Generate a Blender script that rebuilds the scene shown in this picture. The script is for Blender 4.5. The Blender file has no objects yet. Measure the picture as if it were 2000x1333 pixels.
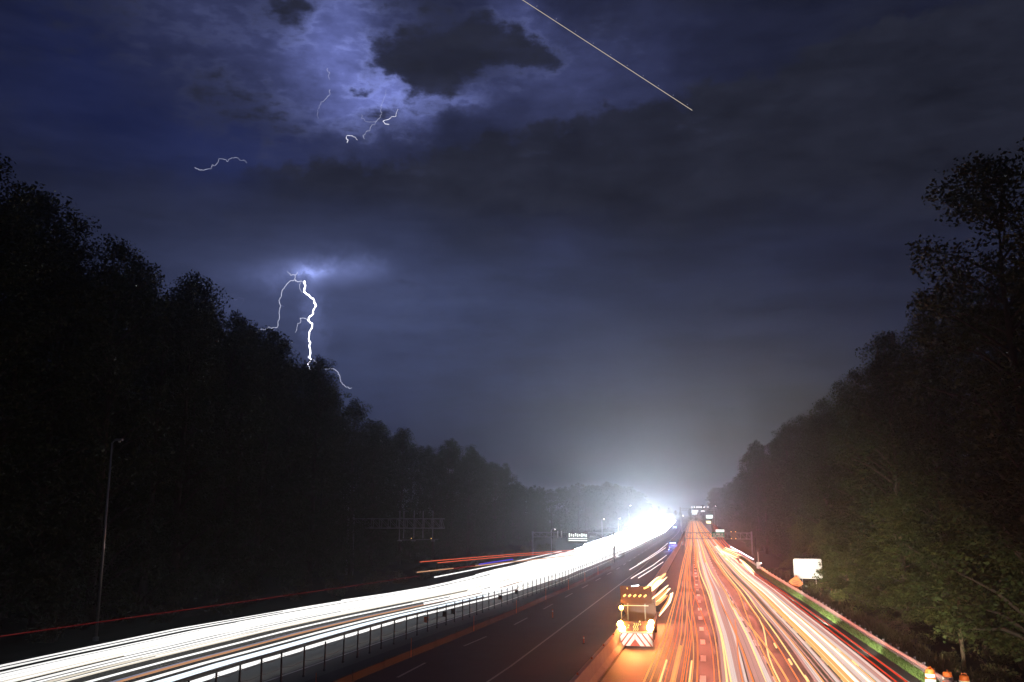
import bpy, bmesh, math, random
import numpy as np
from mathutils import Vector, Matrix

scene = bpy.context.scene
COL = scene.collection
rnd = random.Random(11)
RAD = math.radians

# ------------------------------------------------------------------ camera
CAM_H = 9.0
PITCH, YAW = RAD(10.748), RAD(11.566)
cam = bpy.data.cameras.new('camera')
cam.sensor_width = 36.0
cam.lens = 31.63
cam.clip_start, cam.clip_end = 0.2, 30000
cam_o = bpy.data.objects.new('camera', cam)
COL.objects.link(cam_o)
cam_o.location = (0, 0, CAM_H)
cam_o.rotation_euler = (math.pi/2 + PITCH, 0, YAW)
scene.camera = cam_o

vs = scene.view_settings
vs.view_transform = 'Standard'
vs.look = 'None'
vs.exposure = 0.0
vs.gamma = 1.0
vs.use_curve_mapping = False
scene.cycles.use_denoising = True
scene.cycles.denoiser = 'OPENIMAGEDENOISE'
scene.cycles.max_bounces = 6
scene.cycles.diffuse_bounces = 3
scene.cycles.glossy_bounces = 2
scene.cycles.transparent_max_bounces = 24
scene.cycles.volume_bounces = 1
scene.cycles.use_light_tree = True
scene.cycles.sample_clamp_indirect = 6.0

# ------------------------------------------------------------------ node expressions
class X:
    """a float socket with arithmetic"""
    nt = None
    def __init__(s, sock): s.s = sock
    @staticmethod
    def op(o, a, b=None, c=None, clamp=False):
        n = X.nt.nodes.new('ShaderNodeMath'); n.operation = o; n.use_clamp = clamp
        for i, v in enumerate((a, b, c)):
            if v is None: continue
            if isinstance(v, X): X.nt.links.new(v.s, n.inputs[i])
            else: n.inputs[i].default_value = float(v)
        return X(n.outputs[0])
    def __add__(s, o): return X.op('ADD', s, o)
    __radd__ = __add__
    def __sub__(s, o): return X.op('SUBTRACT', s, o)
    def __rsub__(s, o): return X.op('SUBTRACT', o, s)
    def __mul__(s, o): return X.op('MULTIPLY', s, o)
    __rmul__ = __mul__
    def __truediv__(s, o): return X.op('DIVIDE', s, o)
    def clamp(s): return X.op('ADD', s, 0.0, clamp=True)
def smooth(x, lo, hi):
    n = X.nt.nodes.new('ShaderNodeMapRange'); n.interpolation_type = 'SMOOTHSTEP'
    X.nt.links.new(x.s, n.inputs[0]); n.inputs[1].default_value = lo; n.inputs[2].default_value = hi
    return X(n.outputs[0])
def vmul(sock, v):
    n = X.nt.nodes.new('ShaderNodeVectorMath'); n.operation = 'MULTIPLY'
    X.nt.links.new(sock, n.inputs[0]); n.inputs[1].default_value = v
    return n.outputs[0]
def noise(vec, scale, detail=6, rough=.55, dist=0.0):
    n = X.nt.nodes.new('ShaderNodeTexNoise')
    X.nt.links.new(vec, n.inputs['Vector'])
    n.inputs['Scale'].default_value = scale; n.inputs['Detail'].default_value = detail
    n.inputs['Roughness'].default_value = rough; n.inputs['Distortion'].default_value = dist
    return X(n.outputs['Fac'])
def rgb(r, g, b):
    n = X.nt.nodes.new('ShaderNodeCombineXYZ')
    for i, v in enumerate((r, g, b)):
        if isinstance(v, X): X.nt.links.new(v.s, n.inputs[i])
        else: n.inputs[i].default_value = float(v)
    return n.outputs[0]

# ------------------------------------------------------------------ night sky with storm clouds
world = bpy.data.worlds.new('World')
scene.world = world
world.use_nodes = True
nt = world.node_tree
X.nt = nt
bg = nt.nodes['Background']
tc = nt.nodes.new('ShaderNodeTexCoord')
D = tc.outputs['Generated']
sep = nt.nodes.new('ShaderNodeSeparateXYZ')
nt.links.new(D, sep.inputs[0])
dx, dy, dz = (X(sep.outputs[i]) for i in range(3))
DEG = 180/math.pi
az0 = X.op('ARCTAN2', dx, dy) * DEG
el0 = X.op('ARCSINE', dz) * DEG
Dst = vmul(D, (1, 1, 2.4))
w1 = noise(vmul(D, (1, 1, 1.5)), 9, 7, .6)
w2 = noise(vmul(D, (1.3, 1, 1.5)), 8.3, 7, .6)
w3 = noise(D, 34, 6, .62)
az = az0 + (w1 - .5) * 7.0 + (w3 - .5) * 2.2
el = el0 + (w2 - .5) * 5.0 + (w3 - .5) * 1.6
n_big = noise(Dst, 4.5, 8, .58)
n_mid = noise(Dst, 13, 9, .6)
n_fine = noise(Dst, 40, 8, .62)
def G(a, e, sa, se, A=az, E=el):
    u = (A - a) / sa; v = (E - e) / se
    return X.op('EXPONENT', (u*u + v*v) * -1.0)
def total(parts):
    t = parts[0]
    for p in parts[1:]: t = t + p
    return t
# light thrown into the cloud by the two discharges (amount, blob)
upper = total([0.40*G(-23.5, 27.8, 5.4, 6.5), 1.0*G(-24.0, 30.5, 3.6, 4.5), .9*G(-21.9, 27.6, 2.2, 1.8),
               1.5*G(-19.0, 25.2, 2.8, 1.2), .9*G(-21.9, 25.6, 2.4, 1.6), .8*G(-15.6, 25.4, 1.9, .8),
               .5*G(-11.2, 30.2, 2.6, 2.6), .45*G(-8.0, 27.0, 7.5, 3.6), .35*G(-22, 24.3, 3, 1.2),
               .3*G(-31.5, 29, 5, 5)])
AL = az0 + (w3 - .5)*4.0; EL = el0 + (w3 - .5)*1.8
lower = total([5.0*G(-24.65, 14.75, .9, .36, AL, EL), 1.5*G(-23.4, 15.0, 2.6, .8, AL, EL), .75*G(-25.6, 14.5, 2.6, .9, AL, EL),
               .5*G(-24.4, 13.9, 9, 4.5, AL, EL), .75*G(-24.4, 12.3, .7, 2.6, AL, EL)])
deep = total([1.0*G(-31, 21.6, 6, 2.6), .8*G(-40, 25, 5, 5)])
hazy = G(-16, 11.0, 19, 8, az0, el0)
spot = G(-8.2, 17.6, 2.2, 1.3)
city = G(2.5, 4.5, 11, 5.5, az0, el0)
low_band = G(0, 0, 400, 9, az0, el0)
tex = .55 + .9 * n_mid
up_l = upper * ((n_mid*.75 + n_fine*.55 + n_big*.5 - .38)*1.9)
lo_l = lower * (.7 + .6*n_mid)
base_r, base_g, base_b = .0115, .0138, .0330
n_str = noise(vmul(D, (1, 1, 4.5)), 6.5, 10, .64)
layer = .78 + .5*smooth(n_str, .28, .72)
mod = (.62 + .75 * n_big) * layer
R_ = (base_r*mod + .066*up_l + .060*lo_l + .000*deep + .021*hazy*mod + .008*spot + .037*city + .006*low_band)
G_ = (base_g*mod + .080*up_l + .074*lo_l + .003*deep + .029*hazy*mod + .010*spot + .033*city + .007*low_band)
B_ = (base_b*mod + .220*up_l + .165*lo_l + .034*deep + .064*hazy*mod + .030*spot + .007*city + .009*low_band)
# dark clouds standing before the lit air
edge = X.op('MULTIPLY_ADD', az0 + 17.0, .166, 23.0)
n_edge = (w1 - .5)*5.0 + (w3 - .5)*3.2 + (n_fine - .5)*1.6
band_top = smooth(edge - el0 + n_edge, -.3, .8)
band_bot = smooth(el0 + (n_big - .5)*9, 14.5, 20.5)
band_side = smooth(az0 + (n_big - .5)*10, -34, -25)
band = band_top * band_bot * (.35 + .65*band_side)
blob = total([1.0*G(-19.4, 27.7, 2.4, 1.5), 1.1*G(-16.6, 28.4, 3.0, 2.0), 1.0*G(-13.2, 29.0, 2.6, 1.7), .8*G(-16.6, 26.3, 2.6, 1.2),
              1.0*G(-10.0, 28.6, 2.2, 1.1), 1.0*G(-27.2, 30.4, 2.6, 1.9), .75*G(-30.0, 25.0, 4.0, .95), .8*G(-22.3, 25.85, 1.0, .5),
              .8*G(-20.4, 31.8, 4.0, 1.0), .6*G(-27, 23.4, 6, 1.2), .65*G(-19.8, 24.2, 3.0, .7), .6*G(-36.5, 28.5, 5, 2)])
cl = smooth(blob + (n_mid - .5)*1.5 + (n_fine - .5)*1.6, .0, 1.18)
# the same broken cloud goes on all round the sky
far = smooth(n_big + .35*(n_mid - .5), .50, .72) * .42 * smooth(el0, 7, 19)
m = X.op('MAXIMUM', X.op('MAXIMUM', cl*(.70 + .42*n_fine), band*.88), far)
dk = (.12 + 1.05*n_mid + .3*n_fine)*(.72 + .5*layer)
cr, cg, cb = .0165*dk + .016*city, .0185*dk + .016*city, .0315*dk + .012*city
inv = 1.0 - m
rim = smooth(cl, .0, .35) * (1.0 - smooth(cl, .35, .9)) * upper * n_fine
sky_c = rgb(R_*inv + cr*m + .07*rim, G_*inv + cg*m + .085*rim, B_*inv + cb*m + .20*rim)
# the last twilight of a sun far below the horizon
SUN_EL, SUN_AZ = RAD(-9), RAD(35)
st = nt.nodes.new('ShaderNodeTexSky')
st.sky_type = 'NISHITA'; st.sun_disc = False
st.sun_elevation = SUN_EL; st.sun_rotation = SUN_AZ
tw = vmul(st.outputs[0], (.05, .05, .05))
addn = nt.nodes.new('ShaderNodeVectorMath'); addn.operation = 'ADD'
nt.links.new(sky_c, addn.inputs[0]); nt.links.new(tw, addn.inputs[1])
nt.links.new(addn.outputs[0], bg.inputs[0])
bg.inputs[1].default_value = 1.0
world.cycles.sampling_method = 'MANUAL'
world.cycles.sample_map_resolution = 512

# measured points
BOLT_MAIN = [(-1860.0, 4000.0, 1124.1), (-1855.8, 4000.0, 1095.3), (-1860.3, 4000.0, 1070.4), (-1833.5, 4000.0, 1053.5), (-1809.3, 4000.0, 1032.0), (-1795.2, 4000.0, 997.7), (-1808.8, 4000.0, 971.4), (-1811.4, 4000.0, 951.4), (-1830.3, 4000.0, 935.5), (-1831.2, 4000.0, 924.1), (-1809.5, 4000.0, 907.8), (-1810.8, 4000.0, 889.9), (-1823.1, 4000.0, 868.4), (-1823.8, 4000.0, 838.5), (-1814.9, 4000.0, 811.6), (-1814.9, 4000.0, 778.5), (-1810.0, 4000.0, 732.2), (-1812.9, 4000.0, 673.2)]
BOLT_BRANCHES = [(1.8, [(-1864.4, 4000.0, 1112.8), (-1896.7, 4000.0, 1121.2), (-1910.0, 4000.0, 1132.2), (-1932.7, 4000.0, 1129.9), (-1951.9, 4000.0, 1113.8), (-1973.4, 4000.0, 1087.6), (-1978.8, 4000.0, 1053.8), (-1990.4, 4000.0, 1030.5), (-1979.9, 4000.0, 1006.2), (-1987.0, 4000.0, 979.5), (-1983.9, 4000.0, 945.5), (-1988.9, 4000.0, 905.3), (-1999.0, 4000.0, 895.6), (-2023.8, 4000.0, 893.3), (-2041.9, 4000.0, 899.4), (-2059.0, 4000.0, 886.6), (-2080.7, 4000.0, 890.2), (-2104.9, 4000.0, 876.3)]), (1.6, [(-1903.9, 4000.0, 1123.0), (-1911.2, 4000.0, 1156.2), (-1898.9, 4000.0, 1167.2), (-1902.7, 4000.0, 1171.5)]), (1.5, [(-1911.3, 4000.0, 1158.3), (-1934.0, 4000.0, 1156.0), (-1953.0, 4000.0, 1179.0)]), (1.2, [(-1878.8, 4000.0, 1116.9), (-1880.7, 4000.0, 1083.0), (-1867.2, 4000.0, 1065.3)]), (1.6, [(-1829.7, 4000.0, 922.1), (-1852.8, 4000.0, 936.5), (-1875.3, 4000.0, 937.4), (-1869.7, 4000.0, 923.8), (-1872.8, 4000.0, 913.8), (-1886.7, 4000.0, 911.1), (-1889.1, 4000.0, 887.7), (-1897.3, 4000.0, 868.0)]), (1.8, [(-1812.4, 4000.0, 755.3), (-1824.5, 4000.0, 745.9), (-1815.7, 4000.0, 735.7), (-1794.6, 4000.0, 728.4), (-1780.2, 4000.0, 714.8), (-1759.1, 4000.0, 707.5), (-1730.5, 4000.0, 680.4), (-1703.2, 4000.0, 684.1), (-1671.8, 4000.0, 668.8), (-1657.3, 4000.0, 645.7), (-1652.9, 4000.0, 619.6), (-1635.3, 4000.0, 603.0), (-1607.5, 4000.0, 584.1), (-1594.1, 4000.0, 587.6)]), (0.8, [(-1979.9, 4000.0, 1006.2), (-1961.7, 4000.0, 998.6)]), (0.8, [(-1999.0, 4000.0, 895.6), (-2011.1, 4000.0, 882.7), (-2022.1, 4000.0, 862.9)])]
CLOUD_BOLTS = [[(1.6, [(-2625.7, 4200.0, 1851.5), (-2600.4, 4200.0, 1840.0), (-2539.2, 4200.0, 1838.7), (-2498.1, 4200.0, 1858.9), (-2432.3, 4200.0, 1871.2), (-2391.1, 4200.0, 1889.0), (-2347.9, 4200.0, 1870.2), (-2316.9, 4200.0, 1852.5)])], [(2.4, [(-1746.8, 4200.0, 1920.7), (-1741.6, 4200.0, 1935.2), (-1753.3, 4200.0, 1941.9), (-1748.3, 4200.0, 1962.2), (-1719.6, 4200.0, 1958.5), (-1690.1, 4200.0, 1930.7)])], [(1.3, [(-1650.3, 4200.0, 1933.0), (-1643.7, 4200.0, 1972.5), (-1618.4, 4200.0, 1999.0), (-1596.0, 4200.0, 2008.4), (-1585.2, 4200.0, 2028.1), (-1642.1, 4200.0, 2029.9), (-1672.0, 4200.0, 2073.0)]), (1.2, [(-1585.2, 4200.0, 2028.1), (-1558.0, 4200.0, 2068.2), (-1564.7, 4200.0, 2103.4), (-1549.1, 4200.0, 2154.0), (-1539.0, 4200.0, 2199.5)]), (2.2, [(-1516.7, 4200.0, 2003.5), (-1539.4, 4200.0, 2007.9), (-1551.1, 4200.0, 2025.0), (-1523.1, 4200.0, 2030.5), (-1500.9, 4200.0, 2045.7), (-1480.6, 4200.0, 2043.8), (-1470.4, 4200.0, 2083.0)])], [(1.2, [(-1873.8, 4200.0, 2357.4), (-1860.8, 4200.0, 2326.2), (-1857.0, 4200.0, 2290.2)]), (1.3, [(-1854.6, 4200.0, 2230.9), (-1855.8, 4200.0, 2201.5), (-1883.9, 4200.0, 2174.8), (-1912.0, 4200.0, 2148.1), (-1922.5, 4200.0, 2119.8), (-1914.6, 4200.0, 2072.2)])], [(0.8, [(-2362.1, 4200.0, 1109.0), (-2327.1, 4200.0, 1100.0), (-2308.4, 4200.0, 1106.4), (-2296.9, 4200.0, 1105.8), (-2288.6, 4200.0, 1094.6), (-2301.1, 4200.0, 1073.6)])]]
PLANE_LINE = [(-813.5, 3000.0, 2081.0), (-575.0, 3000.0, 1882.3), (27.9, 3000.0, 1384.9)]
PLANE_FLASHES = [(-519.9, 3000.0, 1849.7), (-446.8, 3000.0, 1789.3), (-377.5, 3000.0, 1731.7), (-312.8, 3000.0, 1677.5), (-251.2, 3000.0, 1626.1), (-193.3, 3000.0, 1577.8), (-137.5, 3000.0, 1531.8), (-85.5, 3000.0, 1489.3), (-35.5, 3000.0, 1447.9), (11.9, 3000.0, 1408.7)]
LEFT_EDGE = [(0.0, -39.8), (47.0, -39.8), (62.0, -39.2), (81.0, -36.0), (99.0, -32.0), (144.0, -29.5), (191.0, -28.2), (235.0, -28.0), (340.0, -30.0), (500.0, -33.0), (900.0, -42.0)]
RIGHT_EDGE = [(0.0, -26.6), (43.3, -24.5), (48.3, -24.4), (54.2, -23.9), (70.8, -22.8), (81.1, -21.3), (94.6, -19.4), (120.1, -17.8), (143.1, -17.1), (176.6, -16.2), (240.9, -15.4), (386.6, -14.1), (860.0, -21.6)]
BANDS = [(0.094, 0.148, 0), (0.2, 0.268, 0), (0.309, 0.386, 0), (0.413, 0.493, 0), (0.51, 0.551, 0), (0.6, 0.639, 0), (0.677, 0.692, 2), (0.699, 0.728, 1), (0.757, 0.791, 0), (0.823, 0.892, 3), (0.936, 0.992, 0)]
FENCE = [(-22.11, 46.84), (-21.87, 49.14), (-21.49, 51.12), (-21.54, 54.07), (-21.39, 56.04), (-21.22, 57.8), (-21.18, 59.86), (-21.03, 62.0), (-20.97, 64.54), (-20.81, 66.64), (-20.7, 68.97), (-20.56, 71.04), (-20.37, 73.02), (-20.24, 75.09), (-19.99, 76.81), (-19.88, 78.83), (-19.71, 80.7), (-19.61, 82.49), (-19.52, 84.66), (-19.34, 86.19)]
# headlamps of the outbound cars: x, y, power, aim x, aim y, cone
HEAD_R = [(8.8, 30, 18000, 11.6, 56, 40), (8.2, 46, 14000, 11.0, 80, 45), (7.6, 70, 55000, 11.6, 115, 22), (6.5, 92, 9000, 9.0, 135, 50),
          (9.4, 47, 4500, 11.3, 62, 50), (9.2, 60, 6500, 10.9, 77, 50), (8.8, 76, 7000, 10.4, 94, 50), (8.2, 96, 8000, 9.6, 118, 50),
          (3.0, 44, 14000, 3.2, 72, 60), (0.1, 38, 22000, 0, 64, 22), (0.0, 60, 22000, -.4, 95, 16), (-3.8, 38, 34000, -4.6, 64, 6)]
# headlamps of the oncoming queue
HEAD_L = [(-18.5, 150, 14000), (-18, 200, 30000), (-20, 260, 24000), (-24, 340, 32000), (-19, 400, 32000), (-27, 480, 26000), (-24, 600, 24000)]
TRUCK_LAMPS = [(-4.6, 63.0, 1.6, 1800), (-5.6, 65.0, 2.75, 500), (-3.6, 78.0, 2.0, 2600), (5.6, 147, 1.6, 4000)]
NTAIL, TAIL = 60, 540
HAZE, HAZE_G = .0005, .86

# ------------------------------------------------------------------ helpers
def lerp_table(T, y):
    return float(np.interp(y, [p[0] for p in T], [p[1] for p in T]))
def mat_new(name):
    m = bpy.data.materials.new(name); m.use_nodes = True
    X.nt = m.node_tree
    return m, m.node_tree, m.node_tree.nodes['Principled BSDF']
def pmat(name, col, rough=.7, metal=0.0, var=.25, scale=3.0, bump=0.0, spec=.3):
    m, t, p = mat_new(name)
    p.inputs['Roughness'].default_value = rough
    p.inputs['Metallic'].default_value = metal
    p.inputs['Specular IOR Level'].default_value = spec
    tcn = t.nodes.new('ShaderNodeTexCoord')
    n = noise(tcn.outputs['Object'], scale, 8, .6)
    k = (1-var) + 2*var*n
    t.links.new(rgb(col[0]*k, col[1]*k, col[2]*k), p.inputs['Base Color'])
    if bump:
        b = t.nodes.new('ShaderNodeBump'); b.inputs['Strength'].default_value = bump; b.inputs['Distance'].default_value = .05
        t.links.new(noise(tcn.outputs['Object'], scale*9, 5).s, b.inputs['Height'])
        t.links.new(b.outputs[0], p.inputs['Normal'])
    return m
def emat(name, col, strength, beam=0.0, lo=.45, hi=.86, soft=False):
    """beam: vehicle lamps send most of their light along the road towards -y"""
    m = bpy.data.materials.new(name); m.use_nodes = True
    t = m.node_tree; t.nodes.clear()
    e = t.nodes.new('ShaderNodeEmission'); o = t.nodes.new('ShaderNodeOutputMaterial')
    e.inputs[0].default_value = (*col, 1); e.inputs[1].default_value = strength
    t.links.new(e.outputs[0], o.inputs[0])
    if beam:
        X.nt = t
        gm = t.nodes.new('ShaderNodeNewGeometry'); dp = t.nodes.new('ShaderNodeVectorMath'); dp.operation = 'DOT_PRODUCT'
        t.links.new(gm.outputs['Incoming'], dp.inputs[0]); dp.inputs[1].default_value = (0, -1, 0)
        k = smooth(X(dp.outputs['Value']), lo, hi)*(1-beam) + beam
        t.links.new((k*strength).s, e.inputs[1])
    if soft:
        # a streak is faint at its rim, where the line of sight passes through less of it
        X.nt = t
        ni = t.nodes.new('ShaderNodeVectorMath'); ni.operation = 'DOT_PRODUCT'
        t.links.new(gm.outputs['Incoming'], ni.inputs[0]); t.links.new(gm.outputs['Normal'], ni.inputs[1])
        d = X(dp.outputs['Value'])
        f = X.op('ABSOLUTE', X(ni.outputs['Value'])) / X.op('SQRT', X.op('MAXIMUM', 1.0 - d*d, .0004))
        tr = t.nodes.new('ShaderNodeBsdfTransparent'); mx = t.nodes.new('ShaderNodeMixShader')
        t.links.new(smooth(f, .0, .9).s, mx.inputs[0])
        t.links.new(tr.outputs[0], mx.inputs[1]); t.links.new(e.outputs[0], mx.inputs[2]); t.links.new(mx.outputs[0], o.inputs[0])
    return m
def mesh_of(name, V, F, mats, idx=None, smooth_=False):
    me = bpy.data.meshes.new(name)
    me.from_pydata([tuple(map(float, v)) for v in V], [], F)
    for m in (mats if isinstance(mats, (list, tuple)) else [mats]): me.materials.append(m)
    if idx is not None: me.polygons.foreach_set('material_index', idx)
    if smooth_: me.polygons.foreach_set('use_smooth', [True]*len(me.polygons))
    me.update()
    return me
def tag(o, label=None, cat=None, group=None, kind=None):
    if label: o['label'] = label
    if cat: o['category'] = cat
    if group: o['group'] = group
    if kind: o['kind'] = kind
    return o
def link(name, data, parent=None, loc=(0, 0, 0), rz=0.0, scale=None):
    o = bpy.data.objects.new(name, data); COL.objects.link(o)
    o.location = loc; o.rotation_euler = (0, 0, rz)
    if scale is not None: o.scale = scale
    if parent is not None: o.parent = parent
    return o
def empty(name, loc=(0, 0, 0), rz=0.0):
    return link(name, None, None, loc, rz)
class MB:
    def __init__(s): s.V, s.F = [], []
    def quad(s, a, b, c, d):
        n = len(s.V); s.V += [a, b, c, d]; s.F.append((n, n+1, n+2, n+3)); return s
    def box(s, x0, y0, z0, x1, y1, z1, bev=0.0):
        if bev > 0:
            bm = bmesh.new(); bmesh.ops.create_cube(bm, size=1)
            for v in bm.verts: v.co = Vector(((x0+x1)/2 + v.co.x*(x1-x0), (y0+y1)/2 + v.co.y*(y1-y0), (z0+z1)/2 + v.co.z*(z1-z0)))
            bmesh.ops.bevel(bm, geom=bm.edges[:], offset=bev, segments=2, affect='EDGES')
            n = len(s.V); bm.verts.index_update()
            s.V += [tuple(v.co) for v in bm.verts]; s.F += [tuple(n+v.index for v in f.verts) for f in bm.faces]; bm.free(); return s
        n = len(s.V)
        s.V += [(x0,y0,z0),(x1,y0,z0),(x1,y1,z0),(x0,y1,z0),(x0,y0,z1),(x1,y0,z1),(x1,y1,z1),(x0,y1,z1)]
        s.F += [(n,n+3,n+2,n+1),(n+4,n+5,n+6,n+7),(n,n+1,n+5,n+4),(n+1,n+2,n+6,n+5),(n+2,n+3,n+7,n+6),(n+3,n,n+4,n+7)]
        return s
    def tube(s, pts, r, n=6, r2=None, cap=True, flat=None):
        """tube along pts; r a number or list; flat = height radius for a flattened tube"""
        P = [Vector(p) for p in pts]; m = len(P)
        rs = r if isinstance(r, (list, tuple)) else ([r]*m if r2 is None else [r + (r2-r)*i/(m-1) for i in range(m)])
        b = len(s.V)
        for i, p in enumerate(P):
            t = (P[min(i+1, m-1)] - P[max(i-1, 0)]).normalized()
            ref = Vector((0, 0, 1)) if abs(t.z) < .9 else Vector((1, 0, 0))
            u = t.cross(ref).normalized(); v = u.cross(t).normalized()
            for k in range(n):
                a = 2*math.pi*(k+.5)/n
                q = p + u*math.cos(a)*rs[i] + v*math.sin(a)*(rs[i] if flat is None else flat)
                s.V.append(tuple(q))
        for i in range(m-1):
            for k in range(n):
                s.F.append((b+i*n+k, b+i*n+(k+1) % n, b+(i+1)*n+(k+1) % n, b+(i+1)*n+k))
        if cap:
            s.F.append(tuple(b+k for k in range(n))[::-1]); s.F.append(tuple(b+(m-1)*n+k for k in range(n)))
        return s
    def lathe(s, prof, n=16, c=(0, 0, 0)):
        b = len(s.V)
        for r, z in prof:
            for k in range(n):
                a = 2*math.pi*k/n; s.V.append((c[0]+r*math.cos(a), c[1]+r*math.sin(a), c[2]+z))
        for i in range(len(prof)-1):
            for k in range(n): s.F.append((b+i*n+k, b+i*n+(k+1) % n, b+(i+1)*n+(k+1) % n, b+(i+1)*n+k))
        s.F.append(tuple(b+k for k in range(n))[::-1]); s.F.append(tuple(b+(len(prof)-1)*n+k for k in range(n)))
        return s
    def ball(s, c, r, n=8):
        prof = [(max(.001, r*math.sin(math.pi*i/n)), -r*math.cos(math.pi*i/n)) for i in range(n+1)]
        return s.lathe(prof, n+2, c)
    def prism(s, poly, x0, x1):
        """(y,z) polygon swept along x"""
        b = len(s.V); n = len(poly)
        s.V += [(x0, y, z) for y, z in poly] + [(x1, y, z) for y, z in poly]
        s.F += [tuple(range(b, b+n))[::-1], tuple(range(b+n, b+2*n))] + [(b+k, b+(k+1) % n, b+n+(k+1) % n, b+n+k) for k in range(n)]
        return s
    def mesh(s, name, mat, smooth_=False): return mesh_of(name, s.V, s.F, mat, None, smooth_)
    def obj(s, name, mat, parent=None, loc=(0, 0, 0), rz=0.0, smooth_=False): return link(name, s.mesh(name, mat, smooth_), parent, loc, rz)
def copy_tree(o, parent=None):
    c = o.copy(); COL.objects.link(c)
    if parent is not None: c.parent = parent
    for ch in list(o.children): copy_tree(ch, c)
    return c
def geo(y0, y1, n):
    return [y0 * (y1/y0)**(i/(n-1)) for i in range(n)]

# road alignment: y -> x
BARRIER = [(0, -6.9), (45, -6.25), (64, -5.75), (100, -5.6), (240, -5.6), (478, -7.5), (860, -10.5)]
EDGE = [(0, 12.3), (40, 11.0), (56, 10.6), (72, 10.1), (83, 9.7), (98, 9.3), (123, 8.2), (160, 7.2), (250, 5.6), (400, 4.2), (860, 1.0)]
RAIL = [(0, 13.6), (54.6, 11.75), (68, 11.25), (90, 10.65), (134, 9.15), (184, 7.9), (250, 6.9), (400, 6.2), (860, 4.0)]
def xr(u, y): return lerp_table(BARRIER, y) + u*(lerp_table(EDGE, y) - lerp_table(BARRIER, y))
def xl(t, y): return lerp_table(LEFT_EDGE, y) + t*(lerp_table(RIGHT_EDGE, y) - lerp_table(LEFT_EDGE, y))

# ------------------------------------------------------------------ materials
M_asphalt = pmat('asphalt', (.050, .050, .052), .62, 0, .28, .9, .25, .4)
M_asphalt_old = pmat('worn_asphalt', (.032, .031, .037), .7, 0, .6, .45, .3)
M_ground = pmat('forest_ground', (.030, .026, .018), .95, 0, .5, .35, .5)
M_paint = pmat('white_paint', (.72, .72, .70), .6, 0, .12, 4)
M_paint_old = pmat('worn_white_paint', (.34, .34, .34), .7, 0, .3, 2)
M_conc = pmat('concrete', (.36, .33, .29), .85, 0, .22, 1.2, .3)
M_steel = pmat('galvanised_steel', (.42, .42, .42), .45, .6, .15, 2)
M_darksteel = pmat('dark_steel', (.25, .25, .26), .5, .5, .2, 2)
M_post = pmat('dark_post', (.03, .03, .035), .7, 0, .2, 5)
M_wire = pmat('wire', (.05, .05, .055), .6, .3, .1, 5)
M_grass = pmat('grass_blades', (.115, .19, .045), .8, 0, .45, 2.5)
M_orange = pmat('orange_plastic', (.78, .16, .025), .5, 0, .12, 6)
M_refl = pmat('white_sheeting', (.84, .84, .82), .45, 0, .04, 8)
M_rubber = pmat('black_rubber', (.02, .02, .02), .85, 0, .2, 8)
M_truckpaint = pmat('orange_truck_paint', (.12, .045, .022), .4, 0, .12, 2, 0, .5)
M_whitepaint = pmat('white_car_paint', (.70, .70, .70), .3, 0, .06, 2, 0, .5)
M_blackpanel = pmat('black_panel', (.09, .030, .016), .6, 0, .2, 4)
M_redstripe = pmat('red_sheeting', (.55, .06, .03), .5, 0, .1, 8)
M_glass = pmat('dark_glass', (.02, .022, .025), .08, 0, .05, 2, 0, .6)
M_signorange = pmat('orange_sign_sheeting', (.55, .13, .010), .5, 0, .06, 4)
M_signblack = pmat('black_legend', (.07, .03, .01), .6, 0, .1, 4)
M_green = pmat('green_sign_sheeting', (.04, .34, .24), .5, 0, .08, 4)
M_netting = pmat('orange_netting', (.05, .02, .012), .7, 0, .3, 7)
M_bark = pmat('bark', (.085, .066, .050), .9, 0, .4, 5, .6)
M_palebark = pmat('pale_wood', (.17, .125, .08), .85, 0, .25, 4, .3)
def leaf_mat(name, c1, c2):
    m, t, p = mat_new(name)
    g = t.nodes.new('ShaderNodeNewGeometry')
    r = X(g.outputs['Random Per Island'])
    o = t.nodes.new('ShaderNodeObjectInfo'); q = X(o.outputs['Random'])
    tcn = t.nodes.new('ShaderNodeTexCoord'); n = noise(tcn.outputs['Object'], .55, 4)
    k = (r*.45 + n*.75 + q*.25 - .2).clamp()
    t.links.new(rgb(*[c1[i] + (c2[i]-c1[i])*k for i in range(3)]), p.inputs['Base Color'])
    p.inputs['Roughness'].default_value = .6
    p.inputs['Specular IOR Level'].default_value = .25
    return m
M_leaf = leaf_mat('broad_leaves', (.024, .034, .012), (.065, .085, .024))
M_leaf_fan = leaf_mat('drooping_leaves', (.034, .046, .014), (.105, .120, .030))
M_brush = leaf_mat('brush_leaves', (.045, .046, .018), (.115, .110, .040))
M_twig = pmat('dry_twigs', (.10, .065, .045), .9, 0, .3, 6)

E_white = emat('headlight_white', (1.0, .985, .96), 1.4, .015, soft=True)
E_warm = emat('headlight_warm', (1.0, .90, .74), .98, .02, soft=True)
E_blue = emat('headlight_bluish', (.80, .90, 1.0), 1.5, .015, soft=True)
E_brown = emat('amber_dim', (.85, .42, .22), .75, .10, soft=True)
E_grey = emat('reflection_grey', (.45, .45, .60), .55, .10, soft=True)
E_far = emat('headlight_far', (.84, .92, 1.0), 80.0, .008, .94, .99)
E_orange = emat('taillight_orange', (1.0, .27, .085), 1.05, .35, soft=True)
E_amber = emat('taillight_amber', (1.0, .40, .13), 1.2, .35, soft=True)
E_yellow = emat('signal_yellow', (1.0, .62, .25), 1.5, .35, soft=True)
E_pink = emat('streak_wash_pink', (1.0, .50, .42), .62, .35, soft=True)  # pink wash over the lit lanes, put in as glowing streaks
E_pale = emat('streak_wash_pale', (1.0, .76, .68), .85, .35, soft=True)  # paler tone of the same wash, also used in glaring streaks
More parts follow.
